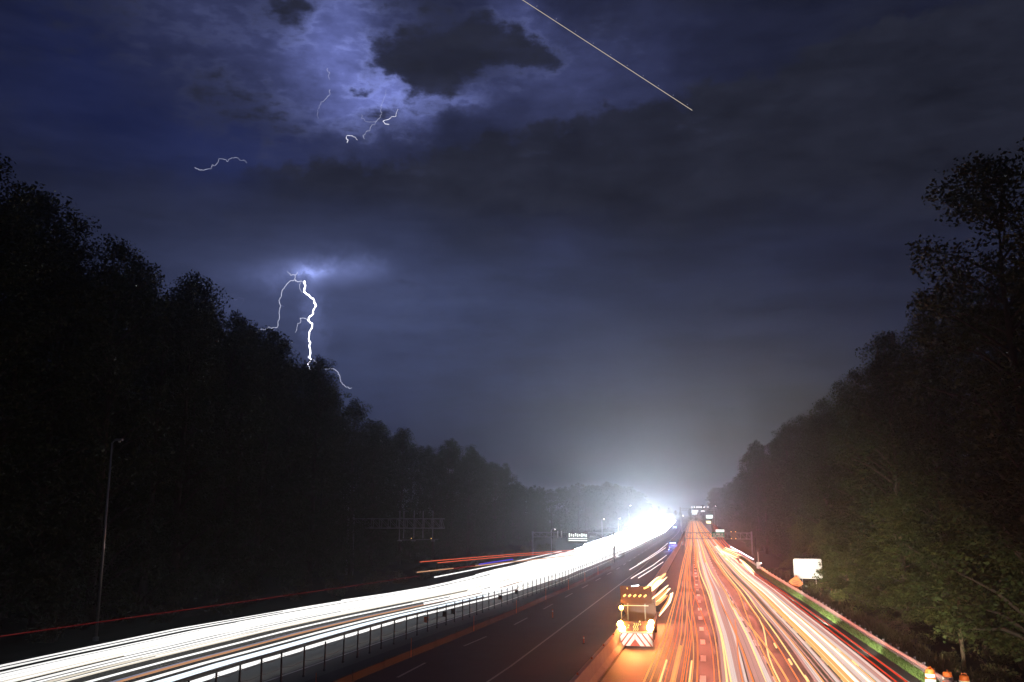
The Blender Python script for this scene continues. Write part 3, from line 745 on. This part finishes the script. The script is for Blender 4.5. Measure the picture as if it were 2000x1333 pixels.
# exit ramp tail lights
GX = 'red streaks on the far exit ramp'
for o in (0, .7, 1.4):
    trail([(5.4+o, 220, .8), (5.2+o, 279, .8), (7.0+o, 438, .8), (8.8+o, 765, .8)], .13, E_ltred, 'red streak on the exit ramp beyond the green sign', GX)

# ------------------------------------------------------------------ work trucks
def work_truck(label, loc, rz=0.0, group=None):
    o = tag(empty('work_truck', loc, rz), label, 'truck', group)
    MB().box(-.42, .9, .55, .42, 8.2, .78).obj('chassis', M_darksteel, o)
    MB().box(-1.15, 1.2, .80, 1.15, 5.6, .98, .02).box(-1.15, 1.2, .98, -1.09, 5.6, 1.5).box(1.09, 1.2, .98, 1.15, 5.6, 1.5).box(-1.15, 5.5, .98, 1.15, 5.6, 2.3).obj('flatbed', M_truckpaint, o)
    cab = MB(); cab.prism([(6.0, .62), (8.3, .62), (8.3, 1.45), (7.7, 1.6), (7.25, 2.45), (6.0, 2.5)], -1.08, 1.08); c = cab.obj('cab', M_truckpaint, o)
    MB().box(-.85, 5.985, 1.55, .85, 5.998, 2.25).obj('rear_window', M_glass, c)
    for s in (-1, 1):
        MB().box(s*1.084-.004, 6.35, 1.55, s*1.084+.004, 7.35, 2.2).obj('side_window', M_glass, c)
        MB().box(s*1.12-.05, 7.5, 1.5, s*1.35 + s*.0 + .0 if s > 0 else -1.12, 7.58, 1.95).obj('mirror', M_rubber, c) if s > 0 else MB().box(-1.35, 7.5, 1.5, -1.12, 7.58, 1.95).obj('mirror', M_rubber, c)
    for y in (2.0, 3.2, 7.3):
        for s in (-1, 1):
            w = link('wheel', None, o, (s*.98, y, .5))
            w.rotation_euler = (0, math.pi/2, 0)
            MB().lathe([(.30, -.14), (.47, -.14), (.5, -.09), (.5, .09), (.47, .14), (.30, .14)], 18).obj('tyre', M_rubber, w)
            MB().lathe([(.28, -.10), (.29, .0), (.28, .10)], 12).obj('rim', M_steel, w)
    # crash cushion with a chevron face
    MB().box(-1.15, -.45, .25, 1.15, 1.15, .95, .03).obj('crash_cushion', M_darksteel, o)
    f = MB().box(-1.2, -.52, .06, 1.2, -.46, .90, .01).obj('chevron_panel', M_redstripe, o)
    for k in range(4):
        for s in (-1, 1):
            z0, z1 = .08, .88
            xo = .05 + k*.40
            pts = []
            a, b = xo, xo + .29      # widths along x, slanting to the middle at the top
            sl = .62
            P = [(a + sl*.0 + .0, z0), (b, z0), (b - sl, z1), (a - sl, z1)]
            P = [(x_, z_) for x_, z_ in [(a+.30, z0), (b+.30, z0), (b+.30-sl, z1), (a+.30-sl, z1)]]
            # clip to the half panel
            Q = []
            for (xa, za), (xb, zb) in zip(P, P[1:] + P[:1]):
                ina, inb = 0.01 <= xa <= 1.18, 0.01 <= xb <= 1.18
                if ina: Q.append((xa, za))
                for lim in ((.01, 1.18) if xa < xb else (1.18, .01)):
                    if (xa - lim)*(xb - lim) < 0:
                        t = (lim - xa)/(xb - xa); Q.append((lim, za + t*(zb - za)))
            if len(Q) < 3: continue
            m = MB(); n = len(Q)
            m.V = [(s*x_, -.528, z_) for x_, z_ in Q] + [(s*x_, -.521, z_) for x_, z_ in Q]
            m.F = [tuple(range(n)), tuple(range(n, 2*n))[::-1]] + [(j, (j+1) % n, n+(j+1) % n, n+j) for j in range(n)]
            m.obj('chevron_stripe', M_refl, f)
    # lamp cluster behind the panel, arrow board above
    b = MB().box(-1.0, .1, .95, 1.0, .25, 1.62, .02).obj('lamp_panel', M_blackpanel, o)
    for (x, z, r) in ((-1.02, 1.42, .11), (-.90, 1.12, .12), (1.0, 1.22, .12), (1.08, 1.55, .10)):
        MB().ball((x, .02, z), r*1.9, 6).obj('warning_lamp', E_lamp, b)
    for k in range(3):  # added glowing lines: wavy traces of lamps moving with the truck
        x = -.12 + k*.13
        MB().tube([(x, .08, 1.0), (x+.05, .08, 1.12), (x-.02, .08, 1.24), (x+.07, .08, 1.38), (x+.05, .08, 1.5)], .016, 5).obj('lamp_trace', E_lampsoft, b)
    for x, z in ((-.45, 1.34), (.35, 1.42), (-.5, 1.2), (.3, 1.6)):
        MB().ball((x, .06, z), .045, 5).obj('marker_lamp', E_lampsoft, b)
    for x in (-.6, .6): MB().tube([(x, 1.6, .95), (x, 1.6, 2.75)], .05, 6).obj('mast', M_darksteel, o)
    ab = MB().box(-1.1, 1.45, 2.65, 1.1, 1.55, 3.85, .03).obj('arrow_board', M_blackpanel, o)
    for k in range(5):
        x = -.82 + k*.36
        MB().tube([(x-.06, 1.40, 3.13), (x+.10, 1.40, 3.26)], .055, 6).obj('arrow_lamp', E_lampsoft, ab)
    for x, z, d in ((-.60, 3.68, .02), (.72, 3.76, .16)):
        MB().tube([(x-d, 1.40, z-d*.4), (x+d, 1.40, z+d*.4)], .05, 6).obj('arrow_lamp', E_lampsoft, ab)
    MB().tube([(-.30, 1.40, 3.84), (.22, 1.40, 3.90)], .03, 5).obj('light_bar', E_led, ab)
    MB().box(-.85, 1.42, 2.50, .85, 1.46, 2.54).obj('trim_bar', M_refl, ab)
    be = MB().lathe([(.10, 2.22), (.12, 2.26), (.06, 2.3)], 10, (-1.0, .9, 0)).tube([(-1.0, .9, .98), (-1.0, .9, 2.25)], .03, 6).obj('beacon_pole', M_darksteel, o)
    MB().ball((-1.0, .9, 2.42), .14, 8).obj('beacon', E_beacon, be)
    return o
truck = work_truck('orange work truck with white chevrons, arrow board and flashing amber lamps beside the barrier', (-4.6, 64.6, 0))
# what the rocking lamps of the convoy ahead drew
def smear(pts, spread, num, label, group):
    for k in range(num):
        o = Vector((rnd.gauss(0, spread), rnd.gauss(0, .4), rnd.gauss(0, spread*.8)))
        a, e = rnd.uniform(0, .3), rnd.uniform(.65, 1)
        P = [Vector(p) for p in pts]; n = 9; Q = []
        for q in range(n):
            t = (a + (e-a)*q/(n-1))*(len(P)-1); m = min(int(t), len(P)-2)
            Q.append(tuple(P[m].lerp(P[m+1], t-m) + o))
        r = rnd.uniform(.05, .13)
        trail(Q, [r*math.sin(math.pi*(q+.4)/(n-.2))**.5 for q in range(n)], rnd.choice((E_hot, E_hot, E_yellow, E_amber)), label, group)
GK = 'amber smears of the flashing truck lamps'; LK = 'yellow white smear of flashing lamps just ahead of the orange work truck'
smear([(-4.75, 79, 2.1), (-4.0, 84, 2.7), (-3.2, 88.5, 3.15)], .17, 16, LK, GK)
smear([(-4.5, 79, 1.2), (-3.8, 82, 1.6), (-3.0, 86, 2.1)], .20, 16, LK, GK)
smear([(-4.45, 79.7, .45), (-4.4, 79.7, 1.3)], .12, 4, LK, GK)
smear([(-3.7, 79.8, .4), (-3.0, 83, 1.2), (-2.7, 87, 1.9)], .10, 6, LK, GK)
GM = 'yellow smears of the work lamps on the right shoulder'; LM = 'yellow smear of flashing work lamps on the right shoulder by the guardrail'
smear([(4.0, 205, 1.1), (5.2, 170, 1.6), (5.7, 146, 2.1)], .34, 22, LM, GM)
smear([(5.6, 160, .9), (6.2, 140, .6), (6.6, 126, .4)], .22, 14, LM, GM)
smear([(6.2, 156, 1.2), (6.7, 138, .9), (6.9, 128, .6)], .12, 8, LM, GM)
smear([(5.0, 165, .5), (5.6, 140, .5), (6.3, 108, .5)], .16, 14, LM, GM)
trail([(5.2, 168, 2.9), (6.6, 158, 2.35), (7.9, 148, 1.75)], .085, E_strobe, 'slanting violet white strobe streak above the shoulder work lamps', None)

# police cars
def police_car(label, loc, rz, scale=1.0):
    o = tag(empty('police_car', loc, rz), label, 'car', 'police cars with blue lamps')
    b = MB(); b.prism([(-2.3, .35), (2.3, .35), (2.35, .75), (1.3, .92), (.65, 1.42), (-1.0, 1.45), (-1.75, .98), (-2.35, .92)], -.9, .9); b.obj('body', M_whitepaint, o)
    MB().prism([(1.24, .97), (.66, 1.40), (.60, 1.40), (1.1, .97)], -.82, .82).obj('windscreen', M_glass, o)
    for y in (-1.45, 1.45):
        for s in (-1, 1):
            w = MB().lathe([(.2, -.1), (.32, -.1), (.33, .1), (.2, .1)], 14).obj('wheel', M_rubber, o, (s*.84, y, .33)); w.rotation_euler = (0, math.pi/2, 0)
    for s in (-1, 1):
        MB().ball((s*.62, -2.36, .78), .09, 5).obj('taillight', E_red, o)
        MB().ball((s*.62, 2.36, .66), .09, 5).obj('headlight', E_led, o)
    lb = MB().box(-.6, -.25, 1.46, .6, .1, 1.52).obj('light_bar', M_rubber, o)
    for s in (-1, 1): MB().box(s*.36-.22, -.22, 1.521, s*.36+.22, .07, 1.66, .02).obj('blue_lamp', E_policeblue, lb)
    return o
police_car('police car with blue lamps on the express lanes', (-6.6, 226, 0), 0)
police_car('white police car with blue lamps by the far end of the barrier', (-12.4, 470, 0), 0)
police_car('farther police car with blue lamps left of its twin', (-20.5, 520, 0), 0)

POLICE = ((-6.6, 225, 2.0, 2500), (-12.4, 468, 2.0, 3500))
# ------------------------------------------------------------------ signs and gantries
ws = tag(empty('white_sign', (11.7, 115, -.9)), 'blank white rounded road sign with leaves across its right end', 'sign')
def rounded(x0, z0, x1, z1, r, y0, y1):
    P = []
    for cx, cz, a0 in ((x1-r, z0+r, -90), (x1-r, z1-r, 0), (x0+r, z1-r, 90), (x0+r, z0+r, 180)):
        for k in range(5): a = RAD(a0 + k*22.5); P.append((cx + r*math.cos(a), cz + r*math.sin(a)))
    m = MB(); n = len(P); m.V = [(x, y0, z) for x, z in P] + [(x, y1, z) for x, z in P]
    m.F = [tuple(range(n)), tuple(range(n, 2*n))[::-1]] + [(j, (j+1) % n, n+(j+1) % n, n+j) for j in range(n)]
    return m
rounded(-.95, 2.1, 2.3, 4.4, .22, -.06, -.02).obj('panel', M_refl, ws)
for x in (0, 1.55): MB().tube([(x, .04, 0), (x, .04, 4.3)], .055, 8).obj('post', M_steel, ws)
for z in (2.6, 3.9): MB().box(-.8, -.018, z-.04, 2.1, 0, z+.04).obj('brace', M_steel, ws)
ds = tag(empty('diamond_sign', (10.4, 111, .02)), 'tilted orange diamond warning sign just behind the guardrail', 'sign')
ds.rotation_euler = (0, RAD(8), 0)
dm = MB(); q = .88
rp = rounded(-.58, -.58, .58, .58, .04, -.03, 0)
pn = rp.obj('panel', M_signorange, ds, (0, 0, 1.0)); pn.rotation_euler = (0, RAD(45), 0)
for w, z in ((.34, .18), (.42, 0), (.30, -.18)):
    MB().box(-w, -.036, z-.045, w, -.032, z+.045).obj('legend', M_signblack, ds, (0, 0, 1.0))
for x in (-.18, .18): MB().tube([(x*2.6, .12, -.1), (x, .04, 1.0)], .025, 6).obj('stand_leg', M_steel, ds)

def truss(m, x0, x1, z0, z1, y, r=.06, step=1.1, dep=.9):
    for yy in (y, y + dep):
        m.tube([(x0, yy, z0), (x1, yy, z0)], r, 6); m.tube([(x0, yy, z1), (x1, yy, z1)], r, 6)
    x = x0; k = 0
    while x < x1 - .01:
        xb = min(x1, x + step)
        for yy in (y, y + dep):
            m.tube([(x, yy, z0), (x, yy, z1)], r*.7, 5); m.tube([(x, yy, z1), (xb, yy, z0)], r*.55, 4)
        m.tube([(x, y, z0), (x, y + dep, z0)], r*.5, 4); m.tube([(x, y, z1), (x, y+dep, z1)], r*.5, 4)
        x = xb; k += 1
    return m
g1 = tag(empty('cantilever_gantry', (0, 122, 0)), 'dark unlit cantilever sign gantry before the left trees', 'gantry')
truss(MB(), -47.6, -34.7, 6.75, 8.05, 0, .075, 1.25).obj('truss_arm', M_darksteel, g1)
for x in (-47.9, -48.7): MB().tube([(x, .45, -.2), (x, .45, 8.6)], .19, 10, .15).obj('post', M_darksteel, g1)
for x in (-40.9, -40.3, -38.8, -37.5, -36.1): MB().box(x-.06, -.16, 5.4 if x > -40.8 else 5.1, x+.06, -.08, 9.15).obj('sign_bracket', M_darksteel, g1)
MB().tube([(-40.9, -.35, 5.15), (-35.2, -.35, 5.3)], .035, 5).obj('lamp_rail', M_darksteel, g1)
for x in (-40.7, -38.7, -35.9): MB().box(x-.28, -.75, 5.02, x+.28, -.42, 5.14, .02).obj('lamp_housing', M_darksteel, g1)
for x in (-39.05, -36.2): MB().ball((x, -.4, 5.4), .06, 6).obj('lamp', E_lampsoft, g1)
g2 = tag(empty('sign_gantry', (0, 165, 0)), 'pale hazy gantry over the left traffic with a lit message sign', 'gantry')
truss(MB(), -30.0, -15.2, 4.5, 5.3, 0, .06, 1.3, .8).obj('truss_beam', M_darksteel, g2)
for x in (-30.0, -15.2): MB().tube([(x, .4, -.1), (x, .4, 5.5)], .16, 10).obj('post', M_darksteel, g2)
sb = MB().box(-23.5, -.35, 3.55, -19.7, -.05, 5.45, .03).obj('message_board', M_darksteel, g2)
for k in range(9):
    x = -23.25 + k*.38
    MB().box(x, -.40, 4.55 + .1*(k % 2), x+.22, -.355, 5.2 - .08*(k % 3)).obj('lit_legend', E_board, sb)
for z in (4.2, 3.85): MB().box(-23.3, -.40, z, -19.9, -.355, z+.16).obj('lit_legend', E_board, sb)
for x in (-25.3, -24.6): MB().box(x-.1, -.3, 4.4, x+.1, -.1, 5.6, .02).obj('lane_signal', M_refl, g2)
g3 = tag(empty('overhead_gantry', (0, 200, 0)), 'gantry over the right lanes carrying a green and white sign', 'gantry')
truss(MB(), -3.4, 10.6, 3.35, 4.6, 0, .06, 1.3, .8).obj('truss_beam', M_darksteel, g3)
for x in (-3.4, 10.6): MB().tube([(x, .4, -.1), (x, .4, 4.9)], .17, 10).obj('post', M_darksteel, g3)
gs = rounded(2.4, 3.65, 5.0, 4.75, .1, -.22, -.14).obj('sign_panel', M_green, g3)
for (x, z, w, h) in ((2.6, 4.25, .5, .22), (3.25, 4.2, .9, .28), (4.35, 4.25, .4, .2), (2.65, 3.85, .7, .22), (3.55, 3.85, 1.2, .2)):
    MB().box(x, -.235, z, x+w, -.222, z+h).obj('legend', M_refl, gs)
MB().box(2.42, -.228, 3.67, 4.98, -.2225, 3.75).obj('border', M_refl, gs)
tb = MB().box(3.25, -.24, 4.78, 5.0, -.14, 5.30, .02).obj('exit_tab', E_board, g3)
sh = MB(); P = [(6.3, 4.7), (6.3, 3.7), (6.45, 3.4), (6.85, 3.1), (7.25, 3.4), (7.4, 3.7), (7.4, 4.7)]
sh.V = [(x, -.22, z) for x, z in P] + [(x, -.15, z) for x, z in P]; n = len(P)
sh.F = [tuple(range(n)), tuple(range(n, 2*n))[::-1]] + [(j, (j+1) % n, n+(j+1) % n, n+j) for j in range(n)]
sh.obj('shield_panel', M_palebark, g3)
for x in (6.4, 7.3):
    for z in (3.45, 4.85): MB().ball((x, -.26, z), .09, 5).obj('lane_lamp', E_lampsoft, g3)
# little roadside cabinet and marker by the shoulder truck
cb = tag(empty('roadside_cabinet', (8.75, 150, -.1)), 'small pale roadside cabinet beside the guardrail past the work lamps', 'cabinet')
MB().box(-.28, -.2, .3, .28, .2, 1.35, .02).obj('box', M_refl, cb); MB().tube([(0, 0, 0), (0, 0, 2.9)], .05, 6).obj('post', M_steel, cb)
MB().ball((.4, -.15, 1.2), .08, 5).obj('lamp', E_street, cb)
# far gantry with lamps over the carriageway
g4 = tag(empty('lit_gantry', (0, 600, 0)), 'far gantry with a row of white lamps over lit sign boards', 'gantry')
truss(MB(), -12, 11, 9.9, 11.3, .6, .12, 2.0, 1.2).obj('truss_beam', M_steel, g4)
for x in (-12, 11): MB().tube([(x, 1, -.1), (x, 1, 11.8)], .35, 10).obj('post', M_steel, g4)
for k, x in enumerate((-4.6, -3.0, -1.5, -.1, 1.2, 3.2, 5.4)): MB().ball((x, .3, 11.9), .28, 6).obj('lamp', E_led, g4)
for x0, x1, z0, z1 in ((-5.1, -.6, 9.3, 9.9), (-5.0, -1.2, 8.4, 9.1), (-4.6, -1.5, 7.4, 8.2), (.9, 3.3, 8.9, 9.9)):
    MB().box(x0, -.1, z0, x1, .15, z1, .02).obj('sign_board', E_board, g4)
s5 = tag(empty('lit_sign', (4.1, 400, 0)), 'small lit white sign beside the far right lanes', 'sign')
MB().box(-1.4, -.1, 6.2, 1.4, .1, 7.7, .03).obj('panel', E_board, s5); MB().box(-1.45, .1, 6.1, 1.45, .16, 7.8).obj('frame', M_green, s5)
MB().tube([(1.3, .3, -.1), (1.3, .3, 7.7)], .15, 8).obj('post', M_steel, s5)
trail([(2.6, 380, 4.9), (4.4, 380, 4.8)], .5, E_hot, 'glaring patch of light under the small far sign', None)

# street lamps
def street_lamp(x, y, h, lit, label, group=None, arm=.5):
    o = tag(empty('street_lamp', (x, y, 0)), label, 'street lamp', group)
    MB().lathe([(.2, 0), (.2, .25), (.1, .3)], 10).obj('base', M_steel, o)
    MB().tube([(0, 0, .2), (0, 0, h*.5), (0, 0, h)], [.10, .085, .06], 9).obj('pole', M_steel, o, smooth_=True)
    MB().tube([(0, 0, h-.05), (arm*.4, 0, h+.12), (arm, 0, h+.2)], [.05, .045, .04], 7).obj('arm', M_steel, o)
    hd = MB().box(arm-.1, -.14, h+.14, arm+.5, .14, h+.30, .04).obj('lamp_head', M_steel, o)
    MB().ball((arm+.25, 0, h+.10), .10 + (.08 if lit and y > 250 else 0), 6).obj('bulb', E_street if lit else M_refl, hd)
    return o
sl = street_lamp(-42.3, 59.4, 14.0, False, 'tall thin unlit lamp post rising before the dark left trees', None, .35)
street_lamp(-30.5, 190, 5.3, True, 'tiny lit lamp just left of the pale hazy gantry', None)
for x, y, h, lab in ((-34.5, 330, 6.3, 'tiny lit lamp in the blue haze above the headlight band'), (-36.5, 420, 5.9, 'fainter tiny lit lamp right of the one in the blue haze'), (-30, 400, 11.6, 'tiny lit lamp at the foot of the far left hill'),
                     (-8.2, 430, 7.2, 'orange white lamp left of the far lit gantry'), (6.4, 420, 11.4, 'small bright lamp against the right trees beside the far gantry')):
    street_lamp(x, y, h, True, lab)
# slim poles among the left trees
for x, y, h, lab in ((-48.4, 112, 14, 'slim pale pole before the dark trees left of the cantilever gantry'), (9.3, 165, 4.6, 'slim dark pole right of the shield sign')):
    o = tag(empty('slim_pole', (x, y, 0)), lab, 'pole')
    MB().tube([(0, 0, -.1), (0, 0, h)], .07, 8).obj('shaft', M_post, o); MB().lathe([(.16, 0), (.16, .12), (.08, .16)], 10).obj('base', M_steel, o)

# ------------------------------------------------------------------ traffic drums
def drum(x, y, label):
    o = tag(empty('traffic_drum', (x, y, 0), rnd.uniform(0, 6)), label, 'traffic drum', 'orange traffic drums by the guardrail')
    MB().lathe([(.36, 0), (.36, .05), (.30, .08)], 20).obj('base', M_rubber, o)
    MB().lathe([(.285, .06), (.285, .30), (.265, .31), (.262, .55), (.245, .56), (.242, .80), (.225, .82), (.215, .95), (.17, 1.0), (.06, 1.0)], 22).obj('body', M_orange, o, smooth_=False)
    for z0, z1, r in ((.34, .50, .272), (.60, .76, .254)):
        MB().lathe([(r-.03, z0), (r, z0), (r-.002, z1), (r-.03, z1)], 22).obj('white_band', M_refl, o)
    MB().tube([(-.12, 0, .98), (-.10, 0, 1.08), (.10, 0, 1.08), (.12, 0, .98)], .022, 6).obj('handle', M_orange, o)
drum(11.4, 52.4, 'nearest full height orange and white drum at the guardrail end')
drum(12.05, 51.6, 'middle orange and white drum between the other two')
drum(12.6, 50.7, 'lowest right orange drum cut by the bottom edge')

# ------------------------------------------------------------------ lightning and aeroplane
def jag(pts, it, amp):
    P = [Vector(p) for p in pts]
    for k in range(it):
        Q = [P[0]]
        for a, b in zip(P, P[1:]):
            d = (b-a).length
            Q += [(a+b)/2 + Vector((rnd.gauss(0, amp*d), rnd.gauss(0, amp*d), rnd.gauss(0, amp*d))), b]
        P = Q
    return P
PX = 4000/1757*.5
lb = tag(empty('lightning_bolt', BOLT_MAIN[-1]), 'bright forked lightning bolt striking behind the left trees', 'lightning')
base = Vector(BOLT_MAIN[-1])
def bolt(pts, w, mat, name, parent, org, taper=.75, amp=.09):
    P = [p - org for p in jag(pts, 3 if w < 3 else 2, amp)]
    n = len(P)
    MB().tube(P, [w*rnd.uniform(.6, 1.0)*(1 - taper*(k/n)) for k in range(n)], 5).obj(name, mat, parent)
bolt(BOLT_MAIN, 3.9*PX, E_bolt, 'main_channel', lb, base, .3)
for w, pts in BOLT_BRANCHES: bolt(pts, w*PX*1.05, E_bolt2 if w > 1 else E_bolt3, 'branch', lb, base, .5)
labs = ('thin lightning streak lying low at the left above the trees', 'small hook shaped lightning at the top of the dark cloud band', 'tangle of small lightning right of the hook in the lit cloud', 'faint vertical lightning thread in the lit cloud', 'faint lightning wisp close over the left tree line')
for lab, br in zip(labs, CLOUD_BOLTS):
    org = Vector(br[0][1][0])
    o = tag(empty('cloud_lightning', org), lab, 'lightning')
    for w, pts in br: bolt(pts, w*PX*.6, E_hook if w > 2 else (E_bolt2 if w > 1 else E_bolt3), 'channel', o, org, .6, .13 if w < 2 else .06)
pl = tag(MB().tube(PLANE_LINE, 1.05, 6).obj('aeroplane_trail', E_plane), 'thin straight pale line of an aeroplane light across the upper sky', 'light streak')
for i, p in enumerate(PLANE_FLASHES):
    tag(MB().ball((0, 0, 0), 1.5, 5).obj('strobe_flash', E_flash, None, p), 'tiny pale strobe dot beside the aeroplane line', 'strobe dot', 'strobe dots beside the aeroplane line')

# ------------------------------------------------------------------ vehicle lamps that light the place
def spot(name, loc, aim, power, col, angle=60, size=.25, blend=.6):
    l = bpy.data.lights.new(name, 'SPOT'); l.energy = power; l.color = col
    l.spot_size = RAD(angle); l.spot_blend = blend; l.shadow_soft_size = size
    o = bpy.data.objects.new(name, l); COL.objects.link(o); o.location = loc
    o.rotation_euler = (Vector(aim) - Vector(loc)).to_track_quat('-Z', 'Y').to_euler()
    return o
for x, y, p in HEAD_L:
    spot('headlight', (x, y, .9), (x*.35, y*.4, 5.0), p, (.80, .89, 1.0), 18, .5, .8)
for x, y, p, ax, ay, an in HEAD_R:
    spot('headlight', (x, y, 1.3), (ax, ay, .9 if x > -3 else .5), p, (1.0, .90, .74), an, .3)

for (x, y, z, p) in TRUCK_LAMPS: spot('truck_lamp', (x, y, z), (x + .6, y - 8, z - 3.5), p, (1.0, .20, .06), 130, .12, .8)
for (x, y, z, p) in POLICE: spot('police_lamp', (x, y, z), (x, y - 30, 0), p, (.12, .18, 1.0), 120, .2, .8)
for i in range(NTAIL):
    y = 44*(260/44)**((i + .5)/NTAIL)
    x = xr((.24, .5, .69, .6, .38)[i % 5], y)
    spot('taillight', (x, y, 2.3), (x, y - 5, -1.2), TAIL*(y/60)**.6, (1.0, .24, .16), 125, .6, 1.0)

# ------------------------------------------------------------------ haze
hzm = bpy.data.materials.new('haze'); hzm.use_nodes = True
t = hzm.node_tree; t.nodes.clear()
pv = t.nodes.new('ShaderNodeVolumePrincipled'); om = t.nodes.new('ShaderNodeOutputMaterial')
pv.inputs['Color'].default_value = (.84, .91, 1.0, 1); pv.inputs['Density'].default_value = HAZE
pv.inputs['Anisotropy'].default_value = HAZE_G
t.links.new(pv.outputs[0], om.inputs['Volume'])
tag(MB().box(-2500, -450, -3.0, 2500, 2900, 48).obj('haze', hzm), 'thin night haze over the highway', 'haze', kind='stuff')
